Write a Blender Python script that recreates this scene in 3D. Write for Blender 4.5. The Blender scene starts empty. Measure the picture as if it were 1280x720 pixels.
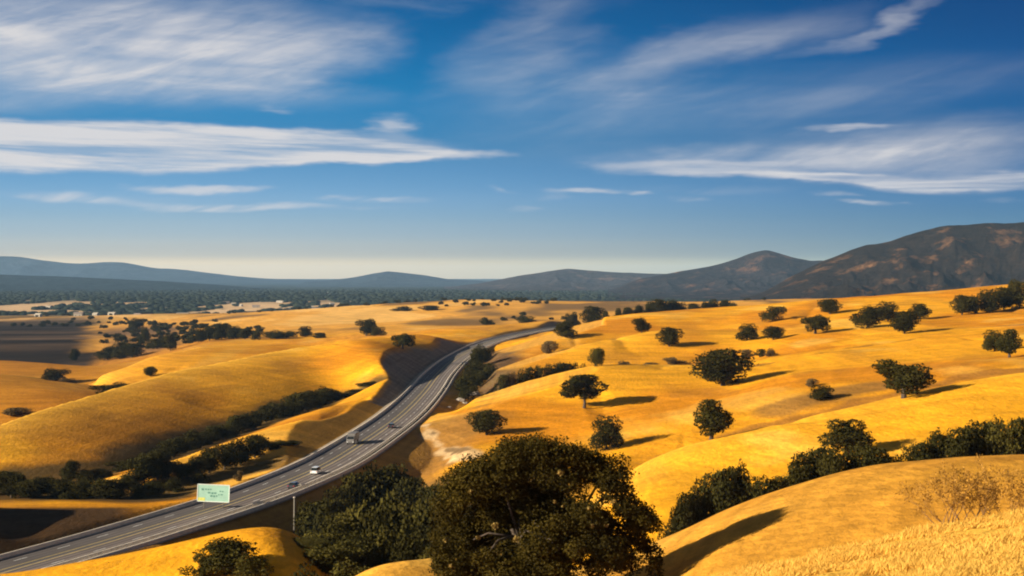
import bpy, math, random
import numpy as np
from mathutils import Vector, Matrix
R = math.radians
F = 1778.0; CX = 640.0; HY = 345.0; CAMZ = 100.0
rng = np.random.default_rng(7); random.seed(7)
scene = bpy.context.scene
col = scene.collection

# ------------------------------------------------------------------ helpers
def mesh_np(name, verts, faces):
    """verts (n,3); faces (m,k) all the same size k"""
    verts = np.asarray(verts, np.float32); faces = np.asarray(faces, np.int32)
    me = bpy.data.meshes.new(name)
    me.vertices.add(len(verts)); me.vertices.foreach_set('co', verts.ravel())
    k = faces.shape[1]
    me.loops.add(faces.size); me.loops.foreach_set('vertex_index', faces.ravel())
    me.polygons.add(len(faces))
    me.polygons.foreach_set('loop_start', np.arange(0, faces.size, k, dtype=np.int32))
    me.polygons.foreach_set('loop_total', np.full(len(faces), k, np.int32))
    me.update(calc_edges=True)
    return me
def smooth(me): me.polygons.foreach_set('use_smooth', np.ones(len(me.polygons), bool)); me.update()
def link(name, data, parent=None, mat=None, loc=None):
    o = bpy.data.objects.new(name, data); col.objects.link(o)
    if parent: o.parent = parent
    if mat and data is not None and not data.materials: data.materials.append(mat)
    if loc is not None: o.location = loc
    return o
def tag(o, label=None, cat=None, group=None, kind=None):
    if label: o['label'] = label
    if cat: o['category'] = cat
    if group: o['group'] = group
    if kind: o['kind'] = kind
    return o
class MB:
    """collects boxes / tubes / polygons and links them as one mesh"""
    def __init__(s): s.v = []; s.f = []
    def box(s, c, d, rot=None, taper=1.0):
        b = len(s.v); x, y, z = [q/2 for q in d]
        for dz in (-1, 1):
            t = taper if dz > 0 else 1.0
            for dx, dy in ((-1,-1),(1,-1),(1,1),(-1,1)):
                p = Vector((dx*x*t, dy*y*t, dz*z))
                if rot: p = rot @ p
                s.v.append(tuple(Vector(c) + p))
        for f in ((0,3,2,1),(4,5,6,7),(0,1,5,4),(1,2,6,5),(2,3,7,6),(3,0,4,7)): s.f.append([b+i for i in f])
    def tube(s, pts, rads, n=6, cap=True):
        pts = [Vector(p) for p in pts]; b0 = len(s.v)
        for i, p in enumerate(pts):
            t = (pts[min(i+1, len(pts)-1)] - pts[max(i-1, 0)])
            t = t.normalized() if t.length > 1e-9 else Vector((0,0,1))
            a = Vector((1,0,0)) if abs(t.x) < .8 else Vector((0,1,0))
            u = t.cross(a).normalized(); w = t.cross(u)
            for k in range(n):
                an = 2*math.pi*k/n
                s.v.append(tuple(p + (u*math.cos(an) + w*math.sin(an))*rads[i]))
        for i in range(len(pts)-1):
            for k in range(n):
                a = b0+i*n+k; b = b0+i*n+(k+1) % n
                s.f.append([a, b, b+n, a+n])
        if cap:
            s.f.append([b0+k for k in range(n)][::-1]); s.f.append([b0+(len(pts)-1)*n+k for k in range(n)])
    def prism(s, prof, y0, y1):
        """profile in (x,z) extruded along y"""
        b = len(s.v); n = len(prof)
        for y in (y0, y1):
            for x, z in prof: s.v.append((x, y, z))
        s.f.append(list(range(b, b+n))); s.f.append(list(range(b+n, b+2*n))[::-1])
        for i in range(n):
            j = (i+1) % n; s.f.append([b+i, b+n+i, b+n+j, b+j])
    def mesh(s, name):
        me = bpy.data.meshes.new(name); me.from_pydata(s.v, [], s.f); me.update()
        import bmesh
        bm = bmesh.new(); bm.from_mesh(me); bmesh.ops.recalc_face_normals(bm, faces=bm.faces[:]); bm.to_mesh(me); bm.free()
        return me
    def build(s, name, mat, parent=None, bevel=0.0, sm=False):
        me = s.mesh(name)
        if sm: smooth(me)
        o = link(name, me, parent, mat)
        if bevel:
            m = o.modifiers.new('bevel', 'BEVEL'); m.width = bevel; m.segments = 2; m.limit_method = 'ANGLE'
        return o

# value noise / fbm in numpy
_perm = rng.random((256, 256))
def vnoise(x, y):
    xi = np.floor(x).astype(int); yi = np.floor(y).astype(int)
    fx = x-xi; fy = y-yi; fx = fx*fx*fx*(fx*(fx*6-15)+10); fy = fy*fy*fy*(fy*(fy*6-15)+10)
    g = lambda a, b: _perm[a & 255, b & 255]
    return (g(xi, yi)*(1-fx)+g(xi+1, yi)*fx)*(1-fy) + (g(xi, yi+1)*(1-fx)+g(xi+1, yi+1)*fx)*fy
def fbm(x, y, o=4):
    s = 0; a = .5; t = 0
    for i in range(o):
        s = s + a*vnoise(x*2**i+17*i, y*2**i+31*i); t += a; a *= .5
    return s/t
def ridged(x, y, o=5):
    s = 0; a = .5; t = 0
    for i in range(o):
        n = 1-np.abs(2*vnoise(x*2**i+13*i, y*2**i+7*i)-1); s = s + a*n*n; t += a; a *= .5
    return s/t
def sst(a, b, x):
    t = np.clip((x-a)/(b-a), 0, 1); return t*t*(3-2*t)

# ------------------------------------------------------------------ materials
def new_mat(name):
    m = bpy.data.materials.new(name); m.use_nodes = True
    nt = m.node_tree; bs = nt.nodes['Principled BSDF']; return m, nt, bs
def N(nt, typ, **kw):
    n = nt.nodes.new(typ)
    for k, v in kw.items():
        if k.startswith('i_'): n.inputs[k[2:].replace('_', ' ')].default_value = v
        else: setattr(n, k, v)
    return n
def plain(name, c, rough=.7, metal=0., var=.15, scale=3., bump=0.0, coat=0.):
    m, nt, bs = new_mat(name)
    tc = N(nt, 'ShaderNodeTexCoord'); no = N(nt, 'ShaderNodeTexNoise', i_Scale=scale, i_Detail=5.0)
    nt.links.new(tc.outputs['Object'], no.inputs['Vector'])
    r = N(nt, 'ShaderNodeMapRange', i_From_Min=.3, i_From_Max=.7, i_To_Min=1-var, i_To_Max=1+var)
    nt.links.new(no.outputs['Fac'], r.inputs['Value'])
    mx = N(nt, 'ShaderNodeVectorMath', operation='SCALE'); mx.inputs[0].default_value = c
    nt.links.new(r.outputs[0], mx.inputs['Scale']); nt.links.new(mx.outputs[0], bs.inputs['Base Color'])
    bs.inputs['Roughness'].default_value = rough; bs.inputs['Metallic'].default_value = metal
    bs.inputs['Coat Weight'].default_value = coat
    if bump:
        b = N(nt, 'ShaderNodeBump', i_Strength=bump); nt.links.new(no.outputs['Fac'], b.inputs['Height'])
        nt.links.new(b.outputs[0], bs.inputs['Normal'])
    return m
def leaf_mat(name, c1, c2, rough=.85, spec=.04, sc=.9, iv=.35):
    m, nt, bs = new_mat(name)
    tc = N(nt, 'ShaderNodeTexCoord'); no = N(nt, 'ShaderNodeTexNoise', i_Scale=sc, i_Detail=3.0)
    geo = N(nt, 'ShaderNodeNewGeometry'); oi = N(nt, 'ShaderNodeObjectInfo')
    nt.links.new(tc.outputs['Object'], no.inputs['Vector'])
    r = N(nt, 'ShaderNodeMapRange', i_From_Min=.35, i_From_Max=.65)
    nt.links.new(no.outputs['Fac'], r.inputs['Value'])
    mx = N(nt, 'ShaderNodeMix', data_type='RGBA'); mx.inputs[6].default_value = (*c1, 1); mx.inputs[7].default_value = (*c2, 1)
    nt.links.new(r.outputs[0], mx.inputs[0])
    a = N(nt, 'ShaderNodeMapRange', i_To_Min=1-iv, i_To_Max=1+iv); nt.links.new(geo.outputs['Random Per Island'], a.inputs['Value'])
    b = N(nt, 'ShaderNodeMapRange', i_To_Min=.8, i_To_Max=1.25); nt.links.new(oi.outputs['Random'], b.inputs['Value'])
    ml = N(nt, 'ShaderNodeMath', operation='MULTIPLY'); nt.links.new(a.outputs[0], ml.inputs[0]); nt.links.new(b.outputs[0], ml.inputs[1])
    s = N(nt, 'ShaderNodeVectorMath', operation='SCALE'); nt.links.new(mx.outputs[2], s.inputs[0]); nt.links.new(ml.outputs[0], s.inputs['Scale'])
    nt.links.new(s.outputs[0], bs.inputs['Base Color'])
    bs.inputs['Roughness'].default_value = rough; bs.inputs['Specular IOR Level'].default_value = spec
    return m
M = {}
M['leaf'] = leaf_mat('oak_leaves', (.018, .017, .004), (.038, .031, .006))
M['leaf_olive'] = leaf_mat('olive_leaves', (.036, .032, .006), (.060, .047, .009))
M['leaf_brown'] = leaf_mat('brown_scrub_leaves', (.085, .055, .022), (.12, .08, .03))
M['leaf_hero'] = leaf_mat('big_oak_leaves', (.019, .0145, .003), (.048, .034, .005), sc=.35, iv=.22)
M['dry_leaf'] = leaf_mat('dry_leaves', (.16, .11, .03), (.26, .17, .05), sc=2.)
M['shrub_leaf'] = leaf_mat('dry_shrub_leaves', (.20, .10, .02), (.32, .17, .035), sc=2.)
M['far_woods'] = leaf_mat('far_woodland', (.014, .020, .012), (.024, .028, .014), sc=.01, iv=.2)
M['bark'] = plain('bark', (.055, .038, .025), .9, var=.4, scale=6, bump=.4)
M['twig'] = plain('pale_twig', (.17, .095, .04), .9, var=.3, scale=5)
M['concrete'] = plain('concrete', (.60, .53, .44), .85, var=.15, scale=.8)
M['galv'] = plain('galvanised_steel', (.45, .44, .42), .5, .6, var=.1)
M['white_paint'] = plain('white_road_paint', (.62, .62, .60), .7, var=.25, scale=.7)
M['yellow_paint'] = plain('yellow_road_paint', (.55, .40, .08), .7, var=.25, scale=.7)
M['sign_face'] = plain('pale_green_sign_face', (.33, .54, .44), .5, var=.10, scale=.6)
M['sign_edge'] = plain('sign_edge', (.72, .78, .72), .5, var=.05)
M['sign_mark'] = plain('sign_lettering', (.10, .24, .20), .5, var=.1)
M['sign_yellow'] = plain('sign_tab', (.62, .62, .15), .5, var=.1)
M['white_car'] = plain('white_car_paint', (.75, .75, .74), .3, var=.02, coat=.6)
M['dark_car'] = plain('dark_car_paint', (.03, .032, .04), .3, var=.05, coat=.6)
M['grey_car'] = plain('grey_car_paint', (.12, .12, .13), .3, .3, var=.05, coat=.6)
M['grey_truck'] = plain('pale_grey_truck_paint', (.14, .13, .125), .5, var=.15)
M['post'] = plain('weathered_post', (.13, .115, .095), .9, var=.3)
M['glass'] = plain('dark_window_glass', (.015, .018, .02), .08, var=.02)
M['tyre'] = plain('tyre_rubber', (.02, .02, .02), .9, var=.1)
M['rim'] = plain('wheel_rim', (.4, .4, .42), .35, .8, var=.05)
M['red'] = plain('tail_lamp_red', (.35, .01, .01), .3, var=.02)
M['lampg'] = plain('headlamp_glass', (.7, .7, .68), .15, var=.02)
M['house_wall'] = plain('pale_house_wall', (.34, .29, .23), .8, var=.12, scale=.3)
M['house_roof'] = plain('grey_brown_roof', (.22, .17, .14), .8, var=.2, scale=.3)
M['rock'] = plain('pale_rock', (.22, .185, .15), .9, var=.35, scale=.6, bump=.6)

# ------------------------------------------------------------------ terrain: survey lines (image column, image row, distance)
L = []; LAM = []
def line(D, *pts, lam=.0015):
    out = []; LAM.append(lam)
    for p in pts: out.append((p[0], p[1], p[2] if len(p) > 2 else D))
    L.append(out)
line(12, (-900,800),(500,800),(900,785),(1280,737),(2100,735))
line(25, (-900,800),(600,780),(900,745),(1000,722),(1100,702),(1280,672),(1500,655),(2100,650))
line(35, (-900,800),(500,800),(800,762),(930,722),(1000,705),(1100,685),(1180,667),(1280,650),(1500,630),(2100,600))
line(45, (-900,810),(600,810),(800,795),(900,765),(1000,748),(1100,728),(1200,710),(1280,695),(1500,670),(2100,640))
line(66, (-900,810),(600,800),(800,788),(900,745),(1000,715),(1100,692),(1200,672),(1280,660),(1500,630),(2100,600))
line(85, (-900,800),(400,790),(500,770),(600,770),(690,765),(800,738),(850,712),(900,684),(1000,650),(1100,624),(1200,608),(1280,600),(1500,590),(2100,580))
line(110, (-900,770),(300,770),(400,745),(460,712),(510,702),(560,706),(620,712),(690,712),(760,705),(800,685),(850,664),(900,640),(950,620),(1000,604),(1050,590),(1100,580),(1200,571),(1280,568),(1500,570),(2100,570))
line(135, (-900,790),(300,790),(400,790),(510,720),(560,700),(620,720),(690,735),(800,705),(850,690),(900,665),(1000,632),(1100,608),(1280,596),(1500,600),(2100,600))
line(155, (-900,770),(0,750),(200,725),(340,705),(400,730),(450,770),(550,760),(690,750),(800,740))
line(190, (-900,740),(-300,735),(0,722),(50,715),(100,707),(200,690),(300,676),(345,671),(375,680),(400,700),(450,750),(550,780),(690,750),(800,728))
line(205, (800,725),(850,700),(900,680),(1000,650),(1100,632),(1200,622),(1280,618),(1500,625),(2100,630))
line(215, (-900,745),(-200,740),(0,732),(100,722),(200,712),(300,745),(345,760),(400,770),(450,790),(600,760),(690,740))
line(240, (200,700),(300,740),(345,745),(400,760),(500,770),(600,745),(690,720))
line(290, (320,692),(365,704),(420,706),(500,700),(580,680),(690,650))
line(340, (425,658),(480,655),(540,645),(590,610),(640,600),(690,600),(730,600))
line(400, (500,590),(530,586),(552,582))
line(435, (525,563),(550,558))
line(0, (800,660,225),(850,650,225),(900,640,226),(1000,620,228),(1100,600,230),(1200,585,232),(1280,575,232),(1500,570,235),(2100,560,235))
line(0, (760,650,250),(800,622,252),(850,610,255),(900,600,258),(1000,575,262),(1100,553,268),(1200,535,270),(1280,523,272),(1500,500,275),(2100,480,280))
line(0, (720,640,285),(760,610,295),(800,582,300),(850,562,306),(900,551,312),(1000,529,325),(1100,508,335),(1200,486,341),(1280,471,345),(1500,445,350),(2100,430,350))
line(0, (760,606,312),(800,600,320),(850,582,326),(900,572,333),(1000,549,345),(1100,527,354),(1200,504,359),(1280,488,364),(1500,455,375),(2100,440,380))
line(400, (575,566),(600,562),(650,562),(700,560),(760,548),(800,542),(850,533),(900,522),(1000,503),(1100,490),(1200,472),(1280,462),(1500,440),(2100,420))
line(470, (555,528),(600,518),(650,516),(700,513),(760,508),(800,505),(850,500),(900,494),(1000,471),(1100,461),(1200,450),(1280,443),(1500,420),(2100,400))
line(0, (575,512,530),(600,497,550),(650,481,570),(700,471,585),(745,463,595),(800,461,605),(850,460,610),(900,456,612),(950,448,612),(1000,440,612))
line(0, (590,525,565),(610,514,590),(650,499,602),(700,486,614),(745,476,625),(800,470,635),(850,465,638),(900,458,638))
line(0, (617,490,640),(625,478,640),(650,478,645),(700,468,655),(745,460,660),(800,456,665),(900,450,665))
line(0, (605,480,680),(617,464,690),(625,457,700),(650,450,715),(680,443,735),(740,430,770),(800,418,800),(850,414,815),(900,411,820),(950,408,830))
line(0, (600,490,700),(625,475,735),(650,463,745),(680,455,760),(740,441,795),(800,427,825),(850,420,842),(900,413,848))
line(0, (625,450,800),(650,446,800),(700,435,815),(740,428,830),(800,414,860),(900,406,880))
line(0, (625,440,850),(635,429,870),(650,424,890),(680,416,930),(700,410,960),(720,402,985),(760,396,1000),(800,391,1020),(850,387,1030),(900,383,1030),(960,379,1020),(1030,373,1010),(1100,368,1000),(1200,360,1000),(1280,353,1000),(1500,340,1000),(2100,330,1000))
line(560, (1050,442),(1100,437),(1200,428),(1280,420),(1500,400),(2100,380))
line(700, (970,424),(1000,418),(1100,408),(1200,402),(1280,395),(1500,375),(2100,360))
line(850, (970,401),(1000,397),(1100,385),(1200,379),(1280,370),(1500,352),(2100,345))
line(1150, (700,418),(760,404),(800,400),(900,392),(1000,384),(1100,380),(1280,366),(1500,352),(2100,345))
line(0, (588,495,650),(598,474,750)); line(0, (603,457,850),(604,442,950))
line(0, (-900,600,350),(-300,560,400),(0,530,442),(50,512,475),(100,497,515),(150,483,565),(200,468,621),(250,458,665),(300,447,715),(350,438,770),(400,431,827),(450,424,880),(500,419,980),(560,412,1200),(620,407,1350),(700,403,1400),(760,400,1400))
line(1500, (600,410),(700,406),(800,402))
line(1900, (480,401),(600,392),(700,392),(800,390),(900,388),(1000,384),(1100,380),(1280,372),(1500,365),(2100,360))
line(0, (270,412,1800),(300,408,1850),(350,399,2000),(400,391,2200),(450,383,2400),(500,379,2500),(600,374,2600),(700,376,2600),(850,378,2500),(950,375,2300),(1030,374,2200),(1280,372,2200),(2100,372,2200))
line(3400, (270,400),(350,394),(450,390),(600,386),(850,386),(1280,385),(2100,385))
line(4500, (-900,381),(2100,381)); line(9000, (-900,363),(2100,363)); line(20000, (-900,353),(2100,353)); line(28000, (-900,348.5),(2100,348.5))
line(0, (-900,640,330),(-300,620,350),(0,602,374),(50,600,378),(100,595,386),(150,590,398),(200,577,430),(250,557,475),(320,532,530),(400,507,605),(450,496,640), lam=.05)
line(0, (-300,590,375),(0,566,405),(100,545,440),(200,520,505),(300,492,600),(400,467,700), lam=1.0)
line(0, (467,480,620),(480,456,665),(497,441,740),(520,434,828),(560,425,967),(620,412,1240))
line(0, (-900,610,400),(-300,580,440),(0,553,482),(100,516,555),(150,501,605),(200,486,660),(250,472,705),(300,459,757),(350,449,810),(400,440,870),(450,430,940),(480,427,1000))
line(0, (-300,515,600),(0,505,600),(60,500,610),(110,492,640))
line(0, (-900,480,850),(0,473,850),(60,476,840),(105,482,770))
line(0, (-300,486,930),(0,484,925),(60,486,910),(110,491,835))
line(0, (-900,455,1150),(0,451,1150),(60,455,1130),(110,462,1080))
line(0, (-900,464,1260),(0,462,1260),(60,466,1240))
line(0, (115,478,840),(140,466,860),(180,450,890),(200,445,905),(250,434,930),(300,431,950),(340,430,960),(400,431.5,950))
line(0, (115,490,900),(180,462,965),(250,446,1005),(300,441,1030),(400,437,1040))
line(1300, (130,455),(180,446),(250,430),(300,427),(400,424),(458,419),(500,418.5))
line(1600, (-900,432),(0,432),(100,430),(200,424),(300,415),(400,410),(450,407),(520,404))
line(2200, (-900,411),(0,411),(100,409),(200,404),(250,402))
line(3000, (-900,397),(0,397),(200,393))
line(0, (180,592,365),(210,577,388),(250,562,405),(300,546,425),(350,532,445),(400,520,463),(440,508,505),(478,499,550))
line(0, (180,622,335),(220,614,350),(260,602,362),(300,590,377),(340,582,380),(372,571,385))
line(0, (-900,640,355),(-300,625,355),(0,612,355),(100,612,352),(150,612,352))
line(0, (-900,600,290),(-400,600,300),(-150,622,305),(0,633,309),(100,632,309),(150,632,310),(190,631,312))
line(0, (-700,510,252),(-300,530,250),(-130,590,250)); line(0, (0,655,283),(80,655,283))  # first: unseen knoll added off left to shadow the low bank
# road centre line: (image column, distance), height below the camera
ROAD = [(-420,175,48.5),(-170,205,49),(0,242,50),(100,259,50),(200,286,50),(300,316,50),(350,341,50),(400,370,50),(450,423,50),(500,508,50),(530,613,50),(550,740,50),(575,889,50),(610,1071,50),(660,1252,50),(720,1420,50.5),(830,1650,56)]
rp = np.array([((a-CX)/F*D, D, CAMZ-h) for a, D, h in ROAD])
def catmull(P, step=4.0):
    out = []
    for i in range(len(P)-1):
        p0 = P[max(i-1,0)]; p1 = P[i]; p2 = P[i+1]; p3 = P[min(i+2,len(P)-1)]
        n = max(2, int(np.linalg.norm(p2-p1)/step))
        for t in np.arange(n)/n:
            out.append(.5*((2*p1)+(-p0+p2)*t+(2*p0-5*p1+4*p2-p3)*t*t+(-p0+3*p1-3*p2+p3)*t**3))
    out.append(P[-1]); return np.array(out)
RC = catmull(rp)
for _ in range(30): RC[1:-1] = .5*RC[1:-1] + .25*(RC[:-2]+RC[2:])
tan = np.gradient(RC[:, :2], axis=0); tan /= np.linalg.norm(tan, axis=1)[:, None]
RN = np.stack([tan[:, 1], -tan[:, 0]], 1)       # to the right
P = []; PL = []
for ln, lm in zip(L, LAM):
    for i in range(len(ln)-1):
        a, b = np.array(ln[i], float), np.array(ln[i+1], float)
        n = max(1, int(abs(b[0]-a[0])/ (35 if -60 < a[0] < 1340 and -60 < b[0] < 1340 else 150)))
        for t in range(n):
            q = a+(b-a)*t/n; P.append(q); PL.append(lm)
    P.append(np.array(ln[-1], float)); PL.append(lm)
for q in RC[::6]:
    u = CX+F*q[0]/q[1]; P.append(np.array([u, HY+F*(CAMZ-q[2])/q[1], q[1]])); PL.append(.002)
P = np.array(P)
SV = 8.0
A = np.stack([P[:, 0]/100, np.log(P[:, 2])*SV], 1)
def tps(d2): return .5*d2*np.log(d2+1e-9)
d2 = ((A[:, None]-A[None])**2).sum(-1)
n = len(A); K = tps(d2)+np.diag(PL)
Q = np.hstack([np.ones((n, 1)), A]); S = np.zeros((n+3, n+3)); S[:n, :n] = K; S[:n, n:] = Q; S[n:, :n] = Q.T
w = np.linalg.solve(S, np.concatenate([P[:, 1], np.zeros(3)]))
def rbf(px, lnD):
    a = px/100; b = lnD*SV; out = w[n]+w[n+1]*a+w[n+2]*b
    for k in range(n): out += w[k]*tps((a-A[k, 0])**2+(b-A[k, 1])**2)
    return out
cu = np.concatenate([np.arange(-900, -60, 40.), np.arange(-60, 1340, 14.), np.arange(1340, 2181, 40.)])
cv = np.linspace(math.log(10), math.log(28000), 640)
CU, CV = np.meshgrid(cu, cv, indexing='ij')
coarse = rbf(CU, CV)
def bil(grid, gu, gv, u, v):
    i = np.clip(np.interp(u, gu, np.arange(len(gu))), 0, len(gu)-1.001); j = np.clip(np.interp(v, gv, np.arange(len(gv))), 0, len(gv)-1.001)
    i0 = i.astype(int); j0 = j.astype(int); fi = i-i0; fj = j-j0
    return (grid[i0, j0]*(1-fi)+grid[i0+1, j0]*fi)*(1-fj)+(grid[i0, j0+1]*(1-fi)+grid[i0+1, j0+1]*fi)*fj
def cub(grid, gu, gv, u, v):                       # smooth upsampling
    i = np.clip(np.interp(u, gu, np.arange(len(gu))), 1, len(gu)-2.001); j = np.clip(np.interp(v, gv, np.arange(len(gv))), 1, len(gv)-2.001)
    i0 = i.astype(int); j0 = j.astype(int); fi = i-i0; fj = j-j0
    def wts(t): return [(-t+2*t*t-t**3)/2, (2-5*t*t+3*t**3)/2, (t+4*t*t-3*t**3)/2, (-t*t+t**3)/2]
    wi = wts(fi); wj = wts(fj); out = 0
    for a in range(4):
        for b in range(4): out = out + wi[a]*wj[b]*grid[np.clip(i0-1+a,0,grid.shape[0]-1), np.clip(j0-1+b,0,grid.shape[1]-1)]
    return out
gu = np.concatenate([np.arange(-900, -60, 14.), np.arange(-60, 1340, 2.5), np.arange(1340, 2181, 14.)])
gv = np.concatenate([np.arange(math.log(10), math.log(200), .014), np.arange(math.log(200), math.log(1500), .005), np.arange(math.log(1500), math.log(28000), .013), [math.log(28000)]])
U, V = np.meshgrid(gu, gv, indexing='ij')
D = np.exp(V); PY = cub(coarse, cu, cv, U, V)
def blur2(A_, a, b):
    ka = np.exp(-.5*(np.arange(-3*a, 3*a+1)/a)**2); ka /= ka.sum(); kb = np.exp(-.5*(np.arange(-3*b, 3*b+1)/b)**2); kb /= kb.sum()
    o = np.zeros_like(A_); Pd = np.pad(A_, ((3*a, 3*a), (0, 0)), 'edge')
    for i, q in enumerate(ka): o += q*Pd[i:i+A_.shape[0]]
    o2 = np.zeros_like(A_); Pd = np.pad(o, ((0, 0), (3*b, 3*b)), 'edge')
    for i, q in enumerate(kb): o2 += q*Pd[:, i:i+A_.shape[1]]
    return o2
#_c = np.interp(U, [-300,0,50,100,150,200,250,300,350,400,460], [400,442,475,515,565,621,665,715,770,827,880]); _f = np.interp(U, [-300,0,50,100,150,200,250,320,400,455], [350,374,378,386,398,430,475,530,605,642])
#mk_ = sst(0, 1, (D-_f)/25)*(1-sst(0, 1, (D-_c+35)/35))*sst(-500, -300, U)*(1-sst(400, 450, U))
X = (U-CX)/F*D; Y = D.copy(); Z = CAMZ-(PY-HY)*D/F
def col1(xs_, vs_):
    v = np.interp(gu, xs_, vs_); kk = np.ones(21)/21; return np.convolve(np.convolve(np.pad(v, 20, 'edge'), kk, 'valid'), kk, 'valid')[:, None]
_cx = [-300,0,50,100,150,200,250,300,350,400,460]; _fx = [-300,0,50,100,150,200,250,320,400,455]
cD, cP = col1(_cx, [400,442,475,515,565,621,665,715,770,827,880]), col1(_cx, [560,530,512,497,483,468,458,447,438,431,423])
fD, fP = col1(_fx, [350,374,378,386,398,430,475,530,605,642]), col1(_fx, [620,602,600,595,590,577,557,532,507,496])
zc_ = CAMZ-(cP-HY)*cD/F; zf_ = CAMZ-(fP-HY)*fD/F
tt = np.clip((D-fD)/(cD-fD), 0, 1); zz_ = zf_+(zc_-zf_)*(1-(1-tt)**1.5)
mk_ = sst(-20, 15, D-fD)*(1-sst(5, 70, D-cD))*sst(-500, -300, U)*(1-sst(350, 468, U))
Z = Z*(1-mk_)+zz_*mk_
amp = np.clip(D/400, .05, 1)*.9
Z += amp*(fbm(X/38, Y/38, 4)-.5)*1.3 + np.clip(D/2500, 0, 1)*6*(fbm(X/260, Y/260, 4)-.5)
# each crest drops away behind into a fold
fold_dark = np.zeros_like(Z); brim = np.zeros_like(Z)  # colour weights: darker behind each crest, paler along it
def fold(pts, Adep, wd, f0=40, f1=40, dl=55):
    global Z, fold_dark, brim
    pts = sorted(pts); pc = np.interp(U, [p[0] for p in pts], [p[1] for p in pts])
    t = np.clip((D-pc)/wd, 0, 12)
    env = sst(pts[0][0]-f0, pts[0][0]+f0, U)*(1-sst(pts[-1][0]-f1, pts[-1][0]+f1, U))
    Z = Z-Adep*env*t*np.exp(1-t)
    q = D-pc; fold_dark = np.maximum(fold_dark, env*np.where(q > 0, np.exp(-np.clip(q-wd*2.6, 0, None)/dl), 0)); brim = np.maximum(brim, env*np.where(q <= 0, np.exp(q/(wd*2.)), 0))
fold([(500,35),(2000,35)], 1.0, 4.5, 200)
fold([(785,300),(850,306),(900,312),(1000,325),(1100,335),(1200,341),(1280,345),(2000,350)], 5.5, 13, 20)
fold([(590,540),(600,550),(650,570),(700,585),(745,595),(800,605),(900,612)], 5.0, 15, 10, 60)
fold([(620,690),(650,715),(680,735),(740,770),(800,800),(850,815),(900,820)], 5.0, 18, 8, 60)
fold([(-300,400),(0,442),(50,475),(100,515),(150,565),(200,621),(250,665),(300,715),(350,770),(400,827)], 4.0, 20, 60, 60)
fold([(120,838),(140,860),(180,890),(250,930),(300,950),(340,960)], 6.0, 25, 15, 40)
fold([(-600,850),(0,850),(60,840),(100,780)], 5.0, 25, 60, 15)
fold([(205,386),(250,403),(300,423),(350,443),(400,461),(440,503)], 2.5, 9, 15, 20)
# shallow drainage creases running down the lobes
Z -= np.clip(sst(150, 350, D)*(1-sst(900, 1300, D)), 0, 1)*1.1*np.clip(ridged(X/75+3, Y/120, 2)-.72, 0, 1)*4
# cut and fill round the road
rs = np.zeros_like(X)+1e9; rz = np.zeros_like(X); side = np.zeros_like(X)
sel = (D > 165) & (D < 1750) & (U < 1000)
xs, ys = X[sel], Y[sel]; bd = np.full(xs.shape, 1e18); bi = np.zeros(xs.shape, int)
for k in range(0, len(RC), 1):
    d = (xs-RC[k, 0])**2+(ys-RC[k, 1])**2; mk = d < bd; bd[mk] = d[mk]; bi[mk] = k
off = (xs-RC[bi, 0])*RN[bi, 0]+(ys-RC[bi, 1])*RN[bi, 1]
rs[sel] = np.sqrt(bd); rz[sel] = RC[bi, 2]; side[sel] = off
HW = 9.9
ex = np.clip(rs-HW, 0, None)
ys_all = Y; lim = sel & (rs < 90)
sl = np.where(side < 0, .34+.28*sst(520, 640, Y), .55-.31*sst(335, 420, Y))
Zr = np.clip(Z, rz-ex*sl-.35, rz+ex*sl*1.0-.35)
cutmask = np.where(lim, np.clip(np.abs(Zr-Z)/1.5, 0, 1), 0); cutmask = np.maximum(cutmask, np.where(lim, 1-sst(HW, HW+3, rs), 0))
Z = np.where(lim, Zr, Z)
def hgt(x, y):
    x = np.asarray(x, float); y = np.maximum(np.asarray(y, float), 10.)
    return bil(Z, gu, gv, CX+F*x/y, np.log(y))
def find(px, py, d0=10, d1=40000):
    """the first ground point seen in image column px at or above row py, beyond distance d0"""
    k = (gv >= math.log(d0)) & (gv <= math.log(d1)); v = gv[k]
    z = bil(Z, gu, gv, np.full(len(v), float(px)), v); row = HY+F*(CAMZ-z)/np.exp(v)
    idx = np.nonzero(row <= py)[0]
    i = idx[0] if len(idx) else int(np.argmin(row))
    Dd = float(np.exp(v[i])); x = (px-CX)/F*Dd
    return Vector((x, Dd, float(hgt(x, Dd)))), Dd
# --- ground colours: what grows or lies there, and some painted shade
C3 = np.array
def lerp(a, b, t): return a+(b-a)*t[..., None]
gold = C3([.70, .315, .011]); gold2 = C3([.54, .205, .007]); pale = C3([.70, .42, .075])
n1 = fbm(X/60, Y/90, 4); n2 = fbm(X/9, Y/14, 3)
Cc = lerp(np.broadcast_to(gold, X.shape+(3,)), gold2, sst(.40, .62, n1))
Cc = lerp(Cc, np.broadcast_to(pale, Cc.shape), (1-sst(36, 60, D))*.75); Cc = lerp(Cc, np.broadcast_to(pale, Cc.shape), sst(36, 60, D)*(1-sst(120, 150, D))*.5)
n3 = fbm(X/22+11, Y/40+3, 4); Cc = lerp(Cc, C3([.34, .150, .02])*np.ones_like(Cc), sst(.58, .72, n3)*.40); Cc = lerp(Cc, C3([.78, .47, .09])*np.ones_like(Cc), sst(.60, .74, fbm(X/35+1, Y/60+8, 4))*.45)
Cc = Cc*(.93+.14*n2)[..., None]
far = sst(1050, 1700, D+200*(n1-.5)) ; fp_ = fbm(X/170+9, Y/420+4, 4)
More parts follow.
